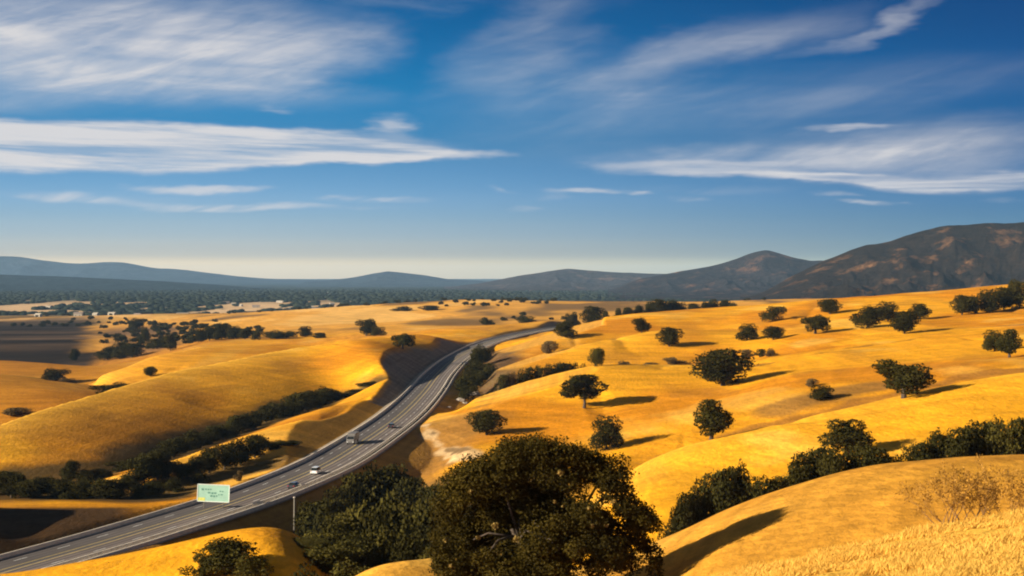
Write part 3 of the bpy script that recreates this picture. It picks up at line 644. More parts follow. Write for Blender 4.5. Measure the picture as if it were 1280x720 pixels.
def proto(kind, seed):
    g = random.Random(seed); cs = []; rs_ = []
    if kind == 'oak':          # visible trunk, wide crown
        for i in range(15):
            a = g.uniform(0, 6.28); r = g.uniform(.05, .36); z = g.uniform(.30, .74)
            cs.append((r*math.cos(a), r*math.sin(a), z-r*.28)); rs_.append(g.uniform(.13, .20))
        nl, tr, th = 7500, .048, .34
    elif kind == 'round':      # dense, down to the ground
        for i in range(14):
            a = g.uniform(0, 6.28); r = g.uniform(.0, .30); z = g.uniform(.22, .72)
            cs.append((r*math.cos(a), r*math.sin(a), z-r*.2)); rs_.append(g.uniform(.17, .25))
        nl, tr, th = 7500, .035, .2
    elif kind == 'lobed':      # open, separate puffs, lean
        for i in range(12):
            a = g.uniform(0, 6.28); r = g.uniform(.05, .36); z = g.uniform(.34, .84)
            cs.append((r*math.cos(a)+.06*(z-.4), r*math.sin(a), z-r*.15)); rs_.append(g.uniform(.11, .18))
        nl, tr, th = 5500, .030, .34
    else:                      # low scrub mound
        for i in range(12):
            a = g.uniform(0, 6.28); r = g.uniform(.0, .36); z = g.uniform(.12, .55)
            cs.append((r*math.cos(a), r*math.sin(a), z)); rs_.append(g.uniform(.14, .24))
        nl, tr, th = 5000, .02, .12
    rs_ = [q for q in rs_]
    v, f = leaves(cs, rs_, nl, .040, .85, seed)
    # bring the crown to unit size
    lo, hi = np.percentile(v, .5, 0), np.percentile(v, 99.5, 0)
    v[:, 0] = (v[:, 0]-(lo[0]+hi[0])/2)/(hi[0]-lo[0]); v[:, 1] = (v[:, 1]-(lo[1]+hi[1])/2)/(hi[1]-lo[1])
    sz = 1/(hi[2]); v[:, 2] *= sz
    v[:, 2] = np.maximum(v[:, 2], .0+.01*np.abs(v[:, 2]))
    cm_ = mesh_np('crown', v, f)
    tb = branch_mb(tr, 0, th, seed, [(c[0]*.8, c[1]*.8, c[2]*sz*.95) for c in cs[:7]]).mesh('trunk')
    tb.materials.append(M['bark']); return cm_, tb
PROTO = {}
for kd in ('oak', 'round', 'lobed', 'scrub'):
    for s_ in range(3): PROTO[kd, s_] = proto(kd, 40+s_*7+len(kd))
cache = {}
def crown_mesh(kind, s_, mat):
    k = (kind, s_, mat)
    if k not in cache:
        me = PROTO[kind, s_][0].copy(); me.materials.append(M[mat]); cache[k] = me
    return cache[k]
cnt = [0]
def tree_at(p, Dd, hpx, wpx, kind, label, cat='tree', group=None, mat='leaf', name=None, trunk=True, var=None):
    cnt[0] += 1; s_ = cnt[0] % 3 if var is None else var
    h = hpx*1.04*Dd/F; wd = wpx*1.08*Dd/F
    nm = name or {'oak':'oak_tree','round':'round_tree','lobed':'open_oak_tree','scrub':'scrub_bush'}[kind]
    root = link(nm, None, loc=(p[0], p[1], p[2]-.05*h*0))
    rg = random.Random(cnt[0]); root.rotation_euler = (0, 0, rg.uniform(0, 6.28)); 
    if kind in ('lobed',): root.rotation_euler = (0, 0, rg.choice((0, .4, 3.3)))
    root.scale = (wd, wd, h); tag(root, label, cat, group)
    link('crown', crown_mesh(kind, s_, mat), root)
    if trunk: link('trunk', PROTO[kind, s_][1], root)
    return root
def T(px, py, hpx, wpx, kind, label, d0=10, **kw):
    p, Dd = find(px, py, d0); p.z -= .15
    return tree_at(p, Dd, hpx, wpx, kind, label, **kw)
# isolated trees of the near right-hand hills
T(608, 544, 30, 40, 'round', 'dense round dark oak nearest the highway on the golden hill, above the big tree', 380)
T(730, 511, 40, 52, 'lobed', 'open leaning oak with visible trunk alone on the golden hill left of centre', 380, var=1)
T(758, 562, 40, 38, 'round', 'dark oak rising just behind the top of the big foreground tree', 340)
T(903, 483, 43, 66, 'round', 'largest dense dome shaped oak alone on the middle of the golden hill', 430, var=1)
T(889, 564, 48, 46, 'oak', 'upright dark oak with puffy lobes above the left end of the gully trees', 300)
T(1027, 501, 18, 28, 'round', 'small round bush with long shadow left of the spreading oak', 355, cat='shrub', name='bush')
T(1014, 484, 10, 14, 'scrub', 'tiny brown shrub just above the small round bush', 355, cat='shrub', mat='leaf_brown')
T(1130, 519, 45, 60, 'oak', 'spreading oak with short trunk on the ridge crest at right', 310, var=0)
T(1058, 572, 44, 58, 'oak', 'flat topped oak standing out above the middle of the gully trees', 255, var=2)
T(837, 434, 23, 27, 'round', 'round oak with long shadow on the second lobe right of centre', 620)
T(802, 421, 18, 22, 'round', 'small oak up and left of the round oak on the second lobe', 780)
T(707, 423, 19, 27, 'round', 'dark oak with long shadow on the third lobe near the highway bend', 800)
T(687, 442, 15, 19, 'scrub', 'brownish scrub oak below and left of the dark oak near the highway bend', 700, mat='leaf_brown')
T(745, 464, 22, 22, 'round', 'greyish scrub oak at right end of the shrub line between lobes', 560, mat='leaf_olive')
T(780, 461, 8, 16, 'scrub', 'low brown shrub right of the greyish scrub oak', 600, cat='shrub', mat='leaf_brown')
T(812, 462, 7, 18, 'scrub', 'flat low brown shrub above the fold of the golden hill', 600, cat='shrub', mat='leaf_brown')
T(843, 458, 9, 26, 'scrub', 'low greyish brush patch left of the largest dome shaped oak', 600, cat='shrub', mat='leaf_brown')
T(934, 426, 20, 25, 'round', 'left one of two small round oaks above the largest dome shaped oak', 640)
T(967, 425, 16, 24, 'round', 'right one of two small round oaks above the largest dome shaped oak', 640)
T(966, 402, 18, 32, 'scrub', 'wide low oak upslope of the pair of small round oaks', 720)
T(1019, 417, 22, 32, 'oak', 'mushroom shaped oak with long thin shadow in the upper golden field', 660, var=1)
T(1037, 393, 18, 27, 'round', 'small oak highest in the golden field below the mountain', 800)
T(1085, 411, 26, 40, 'round', 'left and widest oak of the clump in the upper golden field', 700)
T(1110, 406, 24, 26, 'round', 'right oak of the clump, behind the widest oak', 740)
T(1131, 419, 27, 33, 'round', 'dark oak in front of the small one, right of the clump', 640)
T(1150, 403, 19, 24, 'oak', 'small oak peeking behind the dark oak right of the clump', 740)
T(1243, 440, 26, 26, 'round', 'left oak of the joined pair near the right edge', 470)
T(1262, 447, 34, 30, 'oak', 'right oak of the joined pair near the right edge', 440, var=2)
T(1272, 484, 9, 14, 'scrub', 'tiny dark shrub at the right edge above the ridge crest', 362, cat='shrub')
T(1250, 482, 8, 13, 'scrub', 'tiny dark shrub beside the track left of the edge shrub', 362, cat='shrub', mat='leaf_brown')
for px_, py_, w_, mt, lb in ((935,447,16,'leaf_brown','leftmost of the three small shrubs above the dome shaped oak'),(950,447,14,'leaf','middle of the three small shrubs above the dome shaped oak'),(964,446,15,'leaf_brown','rightmost of the three small shrubs above the dome shaped oak')):
    T(px_, py_, 10, w_, 'scrub', lb, 560, cat='shrub', mat=mt)
names_ = ['leftmost','second','third','fourth','fifth','sixth','seventh','eighth','ninth','tenth','eleventh','twelfth','thirteenth','fourteenth','fifteenth','sixteenth','seventeenth','eighteenth','nineteenth','twentieth','twenty-first','twenty-second','twenty-third','twenty-fourth','twenty-fifth','twenty-sixth']
def ordn(i, n_): return 'leftmost' if i == 0 else ('rightmost' if i == n_-1 else names_[i]+' from left')
for i, (px_, py_, h_, w_) in enumerate(((1203,394,24,24),(1219,393,22,24),(1237,391,28,28),(1255,388,27,26),(1274,386,34,30))):
    T(px_, py_, h_, w_, 'round', ordn(i, 5)+' of the joined oaks in the dark clump at upper right', 700, group='oaks in the dark clump at upper right')
def row(lst, what, group, kind='round', mat='leaf', cat='tree', name=None):
    """lst: (column, row of the top, width px, distance); foot stands on the ground there"""
    lst = sorted(lst, key=lambda q: q[0]); n_ = len(lst)
    for i, q in enumerate(lst):
        px_, top, w_, Dd = q[:4]; x = (px_-CX)/F*Dd; gz = float(hgt(x, Dd)); rowy = HY+F*(CAMZ-gz)/Dd
        h_ = max(rowy-top, 6); kd = q[4] if len(q) > 4 else kind; mt = q[5] if len(q) > 5 else mat
        tree_at(Vector((x, Dd, gz-.15)), Dd, h_, w_, kd, ordn(i, n_)+' '+what, cat=cat, group=group, mat=mt, name=name)
row([(834,652,26,196,'scrub'),(850,636,34,200),(866,617,38,203),(884,603,44,207),(905,590,44,205),(926,584,36,208),(944,598,44,204),(965,602,36,204,'scrub'),(984,596,40,205,'round','leaf_olive'),(1003,572,44,207),(1024,563,44,209),(1046,566,42,205),(1070,560,48,208),(1092,563,46,206),(1112,568,40,207),(1130,577,34,206,'scrub'),(1150,556,38,208),(1168,542,48,210),(1192,540,44,208),(1214,537,44,212),(1236,528,50,213),(1258,532,48,210,'round','leaf_olive'),(1282,527,52,213),(1312,530,52,212),(1345,538,50,212)],
    'of the dark oaks filling the gully behind the foreground slope', 'oaks in the gully behind the foreground slope')
row([(628,470,18,612,'scrub'),(641,467,16,617,'scrub','leaf_brown'),(652,463,20,618,'scrub'),(664,461,18,620,'scrub'),(676,459,20,622,'scrub'),(690,457,22,625),(703,455,24,628),(716,455,20,630,'scrub'),(729,456,18,632,'scrub')],
    'of the low shrubs along the fold between the golden lobes', 'shrubs along the fold between the golden lobes', cat='shrub')
row([(583,470,26,640),(592,452,26,700),(600,463,24,675),(597,436,22,800,'scrub'),(607,431,22,860,'scrub'),(612,455,20,735,'scrub'),(585,482,24,600,'scrub')],
    'of the scrub clumps in the hollow beside the highway bend', 'scrub in the hollow right of the highway bend', 'scrub', cat='shrub')
# gully at the foot of the big left hill
gl = []
def gf(px_): return float(np.interp(px_, [q[0] for q in GF], [q[1] for q in GF]))
random.seed(11)
for i, px_ in enumerate(range(150, 470, 13)):
    top = np.interp(px_, [150,200,250,300,350,400,430,470], [578,560,538,522,505,488,486,492])+random.uniform(-5, 5)
    gl.append((px_+random.uniform(-3, 3), top, random.uniform(24, 36), gf(px_)-random.uniform(2, 12), random.choice(('round','round','scrub'))))
row(gl, 'of the dark trees along the foot of the big left hill', 'trees along the foot of the big left hill')
row([(-20,590,40,342),(15,594,38,332),(38,600,34,330),(52,596,30,336),(74,600,36,332),(95,602,34,330),(112,598,30,336),(132,600,34,330),(150,598,34,334),(87,576,22,372),(105,588,30,372,'scrub'),(125,586,30,375),(8,590,34,350),(30,598,26,348,'scrub'),(60,600,30,350,'scrub'),(165,590,30,352),(180,572,34,356),(197,566,34,360)],
    'of the dark trees at lower left above the shaded road bank', 'dark trees at lower left', mat='leaf')
row([(210,576,30,362),(228,580,28,364),(245,570,28,368),(262,562,30,373),(281,556,28,379),(300,549,28,386),(319,545,32,392),(338,552,24,398),(352,550,24,403),(366,558,20,406),(250,588,22,360,'scrub'),(216,598,24,350,'scrub'),(195,602,26,342,'scrub'),(178,604,28,338,'scrub')],
    'of the oaks in the draw behind the highway sign', 'oaks in the draw behind the highway sign')
T(298, 602, 13, 12, 'scrub', 'small brown shrub alone on the bright strip above the highway sign', 340, cat='shrub', mat='leaf_brown')
# valley right of the highway, shaded big trees
row([(402,630,50,290),(425,614,56,300),(448,598,54,306),(470,586,60,312),(492,587,56,312),(515,600,50,306),(538,608,44,300),(557,616,40,296),(385,632,46,290),(415,640,50,275)],
    'of the darkest trees crowding below the highway embankment', 'trees below the highway embankment')
row([(392,668,60,196,'round','leaf_olive'),(420,652,66,205,'round','leaf_olive'),(448,640,64,214,'round','leaf_olive'),(478,640,60,205),(505,626,76,215,'round','leaf_olive'),(535,640,60,205),(560,655,60,190,'round','leaf_olive'),(375,690,56,172,'round','leaf_olive'),(410,685,70,165,'round','leaf_olive'),(450,672,70,170),(485,668,66,172,'round','leaf_olive'),(520,672,60,168),(556,684,60,160,'round','leaf_olive'),(440,702,56,140,'scrub','leaf_olive'),(400,708,60,135,'scrub')],
    'of the olive green trees in the valley beside the big oak', 'olive green trees left of the big foreground tree')
for px_, py_, h_, w_, kd_, mt_, lb in ((283,724,42,66,'round','leaf','largest dark bush on the grassy rise at bottom left'),(252,728,26,50,'scrub','leaf_olive','low bush left of the largest one on the grassy rise'),(316,726,30,44,'scrub','leaf_olive','low bush right of the largest one on the grassy rise')):
    T(px_, py_, h_, w_, kd_, lb, 120, cat='shrub', mat=mt_)
# left and middle distance
T(503, 436, 18, 27, 'oak', 'lone oak on the lip of the road cut above the highway', 700, var=1)
T(458, 420, 20, 26, 'round', 'round oak on the skyline left of the lone oak above the cut', 1000)
T(473, 420, 13, 18, 'scrub', 'low bush touching the round oak left of the road cut', 1000, cat='shrub')
T(188, 471, 12, 15, 'round', 'small bush alone on the golden hill behind the big left hill', 680, cat='shrub', name='bush')
T(70, 479, 17, 32, 'round', 'wide bush between the two low hills at far left', 860)
T(84, 480, 8, 20, 'scrub', 'low brown bush right of the wide bush at far left', 860, cat='shrub', mat='leaf_brown')
T(20, 520, 9, 30, 'scrub', 'low dark brush at the left edge behind the big hill crest', 500, cat='shrub', mat='leaf_brown')
T(132, 494, 12, 36, 'scrub', 'dark brush in the notch behind the big left hill', 560, cat='shrub')
T(157, 487, 9, 30, 'scrub', 'thin dark brush running right from the notch brush', 600, cat='shrub')
for (px_, py_, h_, w_, lb) in ((93,452,15,12,'small upright tree above the wide bush at far left'),(135,450,16,30,'left oak of the dark clump below the pale slope'),(150,449,20,24,'middle oak of the dark clump below the pale slope'),(165,447,17,28,'right oak of the dark clump below the pale slope'),(171,414,15,20,'round tree alone in the tan fields at left'),(180,428,18,14,'narrow tree below the round tree in the tan fields'),(197,436,12,26,'low scrub left of the upright tree by the golden hill'),(213,439,20,15,'upright dark tree where the golden hill meets the tan slope')):
    T(px_, py_, h_, w_, 'round', lb, 950)
row([(248,412,16,1330),(262,408,18,1350),(277,405,22,1350),(292,408,18,1340),(306,411,16,1320),(322,414,14,1300,'scrub'),(340,413,22,1320,'scrub'),(352,415,22,1310,'scrub'),(366,414,20,1330,'scrub'),(382,408,16,1340),(398,416,18,1300,'scrub')],
    'of the dark trees behind the crest of the middle golden hill', 'trees behind the crest of the middle golden hill')
row([(712,393,16,1250,'scrub'),(719,391,12,1260),(741,384,26,1230),(758,389,10,1200),(772,386,12,1210),(784,385,14,1220),(797,382,14,1230),(811,378,18,1240),(824,375,22,1240),(838,376,22,1250),(851,379,18,1250),(866,380,16,1240),(880,378,16,1240),(893,375,18,1250),(906,376,16,1250),(918,379,12,1230)],
    'of the dark trees behind the top of the golden lobes', 'trees behind the top of the golden lobes')
T(655, 408, 8, 24, 'scrub', 'flat dark bush in the tan field beyond the highway', 1400, cat='shrub')
T(605, 407, 9, 10, 'scrub', 'left of two small bushes in the tan field beyond the highway', 1400, cat='shrub')
T(612, 408, 7, 14, 'scrub', 'right of two small bushes in the tan field beyond the highway', 1400, cat='shrub')
T(503, 389, 6, 22, 'scrub', 'left flat clump high in the tan field', 1500, cat='shrub'); T(536, 389, 6, 24, 'scrub', 'right flat clump high in the tan field', 1500, cat='shrub')

# far trees scattered over the valley: simple crowns
def far_proto(seed):
    g = random.Random(seed); cs = [(g.uniform(-.26,.26), g.uniform(-.26,.26), g.uniform(.25,.7)) for i in range(8)]
    v, f = leaves(cs, [g.uniform(.2,.3) for c in cs], 420, .16, .8, seed); v[:, 2] = np.maximum(v[:, 2], 0)
    me = mesh_np('far_tree', v, f); me.materials.append(M['leaf']); return me
FP = [far_proto(i) for i in range(4)]
random.seed(23); made = 0; tries = 0
zones = [(0,330,1350,3600,230,'small dark tree scattered over the tan fields at far left','far trees over the tan fields at left'),
         (330,620,2000,3300,34,'small dark tree scattered over the distant middle fields','far trees over the middle fields'),
         (620,960,1450,3000,34,'small dark tree scattered over the distant fields right of centre','far trees over the right fields')]
for x0, x1, da, db, n_, lb, gp in zones:
    k = 0
    while k < n_ and tries < 5000:
        tries += 1; px_ = random.uniform(x0, x1); Dd = da*(db/da)**random.random(); x = (px_-CX)/F*Dd
        if float(fbm(np.array([x/230.]), np.array([Dd/330.]), 3)[0]) < .47 or (Dd < 1700 and px_ > 330): continue
        gz = float(hgt(x, Dd)); vis = find(px_, HY+F*(CAMZ-gz)/Dd+1.0, 1000)[1]
        if vis < Dd*.9: continue
        if px_ < 125 and Dd < 2300: continue
        s_ = random.uniform(5, 10); o = link('distant_tree', FP[k % 4], loc=(x, Dd, gz-.4)); o.scale = (s_*1.25, s_*1.25, s_*.8); o.rotation_euler = (0, 0, random.uniform(0, 6))
        tag(o, lb, 'tree', gp); k += 1
# far-off woods as one mass
def woods():
    g = np.random.default_rng(5); V_ = []; F_ = []
    n_ = 15000; px_ = g.uniform(-400, 1000, n_); Dd = 3300*(9500/3300)**g.random(n_); x = (px_-CX)/F*Dd
    den = fbm(x/95+5, Dd/420, 4); keep = (den < .50+.3*np.clip((Dd-4300)/1300, 0, 1))
    px_, Dd, x = px_[keep], Dd[keep], x[keep]; z = hgt(x, Dd)
    ang = np.arange(6)/6*2*np.pi; s = g.uniform(8, 17, len(x)); hh = g.uniform(6, 11, len(x))
    ring = []
    for (rr, zz) in ((.7, 0), (1.0, .45), (.65, .85)):
        jit = 1+.25*(g.random((len(x), 6))-.5)
        ring.append(np.stack([x[:, None]+s[:, None]*rr*jit*np.cos(ang), Dd[:, None]+s[:, None]*rr*jit*np.sin(ang), z[:, None]-1+hh[:, None]*zz+0*ang], -1))
    top = np.stack([x, Dd, z-1+hh], -1)[:, None]
    v = np.concatenate(ring+[top], 1); k = v.shape[1]; b = (np.arange(len(x))*k)[:, None, None]
    f = []
    for r_ in range(2):
        for i in range(6): f.append([r_*6+i, r_*6+(i+1) % 6, (r_+1)*6+(i+1) % 6, (r_+1)*6+i])
    for i in range(0, 6, 2): f.append([12+i, 12+(i+1) % 6, 12+(i+2) % 6, 18])
    f = (np.array(f)[None]+b).reshape(-1, 4)
    o = link('distant_woods', mesh_np('distant_woods', v.reshape(-1, 3), f), None, M['far_woods'])
    tag(o, 'dark woods covering the far valley floor as one mass', 'woods', kind='stuff')
woods()
# far pale buildings
random.seed(31); k = 0
spots = [(12,381,3500),(48,388,3000),(60,375,4200),(98,389,2900),(120,384,3200),(140,386,3100),(172,385,3200),(205,384,3300),(228,386,3100),(283,371,4600),(292,372,4500),(300,373,4400),(320,374,4300),(365,376,4100),(388,374,4200),(395,377,4000),(402,379,3900),(415,372,4500),(436,371,4700),(350,371,4700)]
for i, (px_, py_, Dd) in enumerate(spots):
    x = (px_-CX)/F*Dd; gz = float(hgt(x, Dd)); root = link('farm_building', None, loc=(x, Dd, gz)); root.rotation_euler = (0, 0, random.uniform(-.5, .5))
    l_, w_, h_ = random.uniform(12, 24), random.uniform(8, 11), random.uniform(3, 5)
    b = MB(); b.box((0, 0, h_/2-1), (l_, w_, h_+2)); b.build('wall', M['house_wall'], root)
    b = MB(); ov = .8; b.v = [(-l_/2-ov,-w_/2-ov,h_),(l_/2+ov,-w_/2-ov,h_),(l_/2+ov,w_/2+ov,h_),(-l_/2-ov,w_/2+ov,h_),(-l_/2-ov,0,h_+3.2),(l_/2+ov,0,h_+3.2)]
    b.f = [[0,1,5,4],[2,3,4,5],[0,4,3],[1,2,5],[0,3,2,1]]; b.build('roof', M['house_wall'] if i % 3 else M['house_roof'], root)
    for q in (-.25, .2): b = MB(); b.box((l_*q, -w_/2-.05, 1.4), (2.2, .1, 1.6)); b.build('window', M['glass'], root)
    tag(root, 'tiny pale farm building among the trees of the far valley', 'building', 'pale farm buildings in the far valley')

# ------------------------------------------------------------------ the big foreground oak
def hero():
    Dd = 85.; x = (690-CX)/F*Dd; gz = float(hgt(x, Dd)); root = link('big_oak_tree', None, loc=(x, Dd, gz-.1))
    tag(root, 'big broad oak with dark olive leaves filling the bottom centre foreground', 'tree')
    def pt(px_, py_, dy=0.): return ((px_-690)/F*Dd, dy, CAMZ-(py_-HY)*Dd/F-gz)
    g = random.Random(3); cs = []; rs_ = []
    outline = [(648,572,30),(672,570,32),(690,590,26),(735,580,28),(765,592,26),(598,596,28),(640,566,26),(668,562,24),(612,584,26),(590,590,24),(572,604,24),(563,630,24),(565,665,26),(568,700,28),(575,730,24),(700,566,22),(722,572,20),(742,582,20),(762,602,22),(782,624,22),(800,642,18),(812,650,13),(790,662,20),(800,676,12),(770,690,20),(745,700,22),(605,612,26),(632,600,28),(655,622,26),(622,642,26),(640,680,26)]
    for q_ in range(46):
        a_ = g.uniform(-.15, 3.3); cs.append(((math.cos(a_))*6.3-.5+g.uniform(-.4,.4), g.uniform(-3.5, 3.5), 3.5+math.sin(a_)*5.1*(1-.28*max(math.cos(a_), 0))+g.uniform(-.5,.5))); rs_.append(g.uniform(.3,.65))
    for (a, b, r) in outline:
        for dy in (-1.4, 1.2): cs.append(pt(a, b, dy+g.uniform(-.6, .6))); rs_.append(r/F*Dd*g.uniform(.85, 1.1))
    for i in range(110):        # fill and depth
        an = g.uniform(0, 6.28); rr = math.sqrt(g.random())*.92; u = rr*math.cos(an); v_ = rr*math.sin(an); zt = math.sqrt(max(0, 1-u*u-v_*v_))
        zz = g.uniform(-.15, 1)*zt
        cs.append((u*5.6-.55, v_*6.0, 3.2+zz*4.3*(1-.22*max(u, 0)**1.3)-(.6 if u < 0 else 0)+(.35*math.sin(u*5+v_*3)))); rs_.append(g.uniform(.6, 1.3))
    v, f = leaves(cs, rs_, 210000, .14, .8, 5, core=.45)
    me = mesh_np('crown', v, f); link('crown', me, root, M['leaf_hero'])
    ends = [c for c in cs[::5]]
    b = MB(); b.tube([(0,0,-.6),(.1,0,.8),(-.05,.1,1.9)], [.75,.52,.46], 12); b.build('trunk', M['bark'], root, sm=True)
    gg = random.Random(8); main = []
    for k in range(7):
        a = k*.9+.3; r = gg.uniform(1.8, 3.4); e = Vector((r*math.cos(a), r*math.sin(a), gg.uniform(4.2, 6.6))); s_ = Vector((0, 0, gg.uniform(1.4, 1.9)))
        m1_ = s_.lerp(e, .4)+Vector((0,0,-.3)); bb = MB(); bb.tube([s_, m1_, e], [.30,.22,.12], 8)
        near = sorted(ends, key=lambda c: (Vector(c)-e).length)[:6]
        for q in near: q = Vector(q); bb.tube([e.lerp(m1_, gg.uniform(0,.5)), (e+q)/2+Vector((0,0,.2)), q], [.10,.065,.025], 5)
        bb.build('limb', M['bark'], root, sm=True)
    # tufts of dead pale leaves
    dc = [pt(a, b, -4.6+.8*abs(a-690)/100) for a, b in ((697,576),(620,640),(600,655),(560,660),(566,690),(645,655),(700,615),(732,618),(690,610),(760,612),(735,640),(752,640),(712,680),(590,600),(640,690))]
    v, f = leaves(dc, [.2, .22, .16, .14, .12, .22, .10, .12, .10, .16, .14, .12, .12, .15, .1], 700, .11, .8, 9, core=.1)
    link('dry_leaf_tufts', mesh_np('dry_leaf_tufts', v, f), root, M['dry_leaf'])
hero()

# ------------------------------------------------------------------ bare dry shrub, right foreground
def bare_shrub():
    p, Dd = find(1222, 660, 50, 80); gz = p.z; root = link('dry_shrub', None, loc=(p.x, p.y, gz-.05)); root.scale = (1.45, 1.3, 1.7)
    tag(root, 'leafless tan shrub with tangled twigs on the foreground slope at right', 'shrub')
    g = random.Random(12); b = MB(); tips = []
    def grow(p0, d, ln, r, dep):
        pts = [p0]; rr = [r]; q = p0.copy(); dd = d.copy()
        for i in range(3):
            dd = (dd+Vector((g.uniform(-.35,.35), g.uniform(-.35,.35), g.uniform(-.12,.22)))).normalized(); q = q+dd*ln/3; q.z = max(q.z, .04); pts.append(q.copy()); rr.append(r*(1-.22*(i+1)))
        b.tube(pts, rr, 4 if dep > 1 else 6, cap=False)
        if dep >= 4 or r < .003: tips.append(q); return
        for k in range(g.choice((2, 3, 3))):
            nd = (dd+Vector((g.uniform(-.9,.9), g.uniform(-.9,.9), g.uniform(-.35,.5)))).normalized(); grow(pts[-1] if k else pts[-2], nd, ln*g.uniform(.62,.85), rr[-1]*.75, dep+1)
        tips.append(q)
    for k in range(27):
        a = k*.42*2.4; rx = g.uniform(-1.4, 1.3); grow(Vector((rx, g.uniform(-.4,.4), 0)), Vector((math.cos(a)*.8+rx*.25, math.sin(a)*.6, g.uniform(.5,1.1))).normalized(), g.uniform(.6,.95), .022, 0)
    b.build('twigs', M['twig'], root)
    g2 = np.random.default_rng(4); t = np.array([tuple(q) for q in tips]); k = g2.integers(0, len(t), 12000); c = t[k]+g2.normal(size=(12000, 3))*.07; c[:, 2] = np.maximum(c[:, 2], .03)
    v, f = leaves(c, np.full(len(c), .02), 12000, .045, 1, 6); link('dry_leaves', mesh_np('dry_leaves', v, f), root, M['shrub_leaf'])
bare_shrub()

# ------------------------------------------------------------------ dry grass of the near slopes
def grass():
    g = np.random.default_rng(2); n_ = 480000
    Dd = 13*(70/13)**(g.random(n_)**.8); px_ = g.uniform(560, 1700, n_); x = (px_-CX)/F*Dd; z = hgt(x, Dd)
    cl = fbm(x/1.3, Dd/1.3, 2); k = (cl > .40) & (g.random(n_) > sst(38, 68, Dd)); x, Dd, z = x[k], Dd[k], z[k]; n_ = len(x)
    h = g.uniform(.06, .17, n_)*(.25+2.2*fbm(x/2.2, Dd/2.2, 3)**2); a = g.uniform(0, 6.28, n_); w_ = g.uniform(.0022, .0045, n_)*(1+Dd/70)
    lx = g.normal(0, .045, n_)+.03; ly = g.normal(0, .045, n_)
    p0 = np.stack([x-np.cos(a)*w_, Dd-np.sin(a)*w_, z-.02], -1); p1 = np.stack([x+np.cos(a)*w_, Dd+np.sin(a)*w_, z-.02], -1)
    m0 = np.stack([x+lx*.4+np.cos(a)*w_*.7, Dd+ly*.4+np.sin(a)*w_*.7, z+h*.6], -1); t0 = np.stack([x+lx, Dd+ly, z+h], -1)
    v = np.stack([p0, p1, m0, t0], 1).reshape(-1, 3)
    o = link('dry_grass', mesh_np('dry_grass', v, np.arange(len(v)).reshape(-1, 4)), None, leaf_mat('straw', (.76, .46, .09), (.82, .52, .11), sc=.5, iv=.1))
    nt_ = o.data.materials[0].node_tree; bs_ = nt_.nodes['Principled BSDF']; src_ = bs_.inputs['Base Color'].links[0].from_socket
    tl = N(nt_, 'ShaderNodeBsdfTranslucent'); ad = N(nt_, 'ShaderNodeMixShader'); ad.inputs[0].default_value = .45
    nt_.links.new(src_, tl.inputs['Color']); nt_.links.new(bs_.outputs[0], ad.inputs[1]); nt_.links.new(tl.outputs[0], ad.inputs[2]); nt_.links.new(ad.outputs[0], nt_.nodes['Material Output'].inputs['Surface'])
    tag(o, 'pale golden dry grass blades covering the nearest slopes', 'grass', kind='stuff')
grass()
# loose rocks beside the road below the lobe tip
random.seed(77)
for i in range(9):
    px_ = random.uniform(556, 600); p, Dd = find(px_, random.uniform(486, 512), 430); b = MB(); s_ = random.uniform(1.0, 2.4)
    import bmesh
    bm = bmesh.new(); bmesh.ops.create_icosphere(bm, subdivisions=2, radius=s_)
    for v_ in bm.verts: v_.co *= 1+.35*(random.random()-.5); v_.co.z *= .6
    me_ = bpy.data.meshes.new('boulder'); bm.to_mesh(me_); bm.free()
    o = link('boulder', me_, None, M['rock'], p); tag(o, 'pale boulder lying below the golden lobe beside the highway', 'boulder', 'pale boulders beside the highway')

# ------------------------------------------------------------------ haze
b = MB(); zl = float(min(Z.min(), 4))-1.; zt_ = 330.; b.box((0, 0, (zl+zt_)/2), (64000, 64000, zt_-zl))
m = bpy.data.materials.new('haze'); m.use_nodes = True; nt = m.node_tree; nt.nodes.remove(nt.nodes['Principled BSDF'])
pv = N(nt, 'ShaderNodeVolumePrincipled'); pv.inputs['Color'].default_value = (.40, .66, 1.0, 1); pv.inputs['Density'].default_value = 2.3e-5; pv.inputs['Anisotropy'].default_value = .0
nt.links.new(pv.outputs[0], nt.nodes['Material Output'].inputs['Volume'])
hz = b.build('haze', m); tag(hz, 'thin blue haze over the whole valley', 'haze', kind='stuff')

# ------------------------------------------------------------------ sky, sun
SUN_EL, SUN_AZ = 18.5, 23.0      # the sun stands left, SUN_AZ degrees behind the camera line
sd = Vector((-math.cos(R(SUN_EL))*math.cos(R(SUN_AZ)), -math.cos(R(SUN_EL))*math.sin(R(SUN_AZ)), math.sin(R(SUN_EL))))
sl_ = bpy.data.lights.new('sun', 'SUN'); sl_.energy = 5.0; sl_.angle = R(.5); sl_.color = (1.0, .87, .66)
so = bpy.data.objects.new('sun', sl_); col.objects.link(so); so.rotation_euler = sd.to_track_quat('Z', 'Y').to_euler()
W = bpy.data.worlds.new('World'); scene.world = W; W.use_nodes = True; nt = W.node_tree
bg = nt.nodes['Background']
sky = N(nt, 'ShaderNodeTexSky'); sky.sky_type = 'NISHITA'; sky.sun_disc = False; sky.sun_elevation = R(SUN_EL)
sky.sun_rotation = math.atan2(sd.x, sd.y); sky.air_density = 1.0; sky.dust_density = .6; sky.ozone_density = 2.5; sky.altitude = 300
tc = N(nt, 'ShaderNodeTexCoord'); sp = N(nt, 'ShaderNodeSeparateXYZ'); nt.links.new(tc.outputs['Generated'], sp.inputs[0])
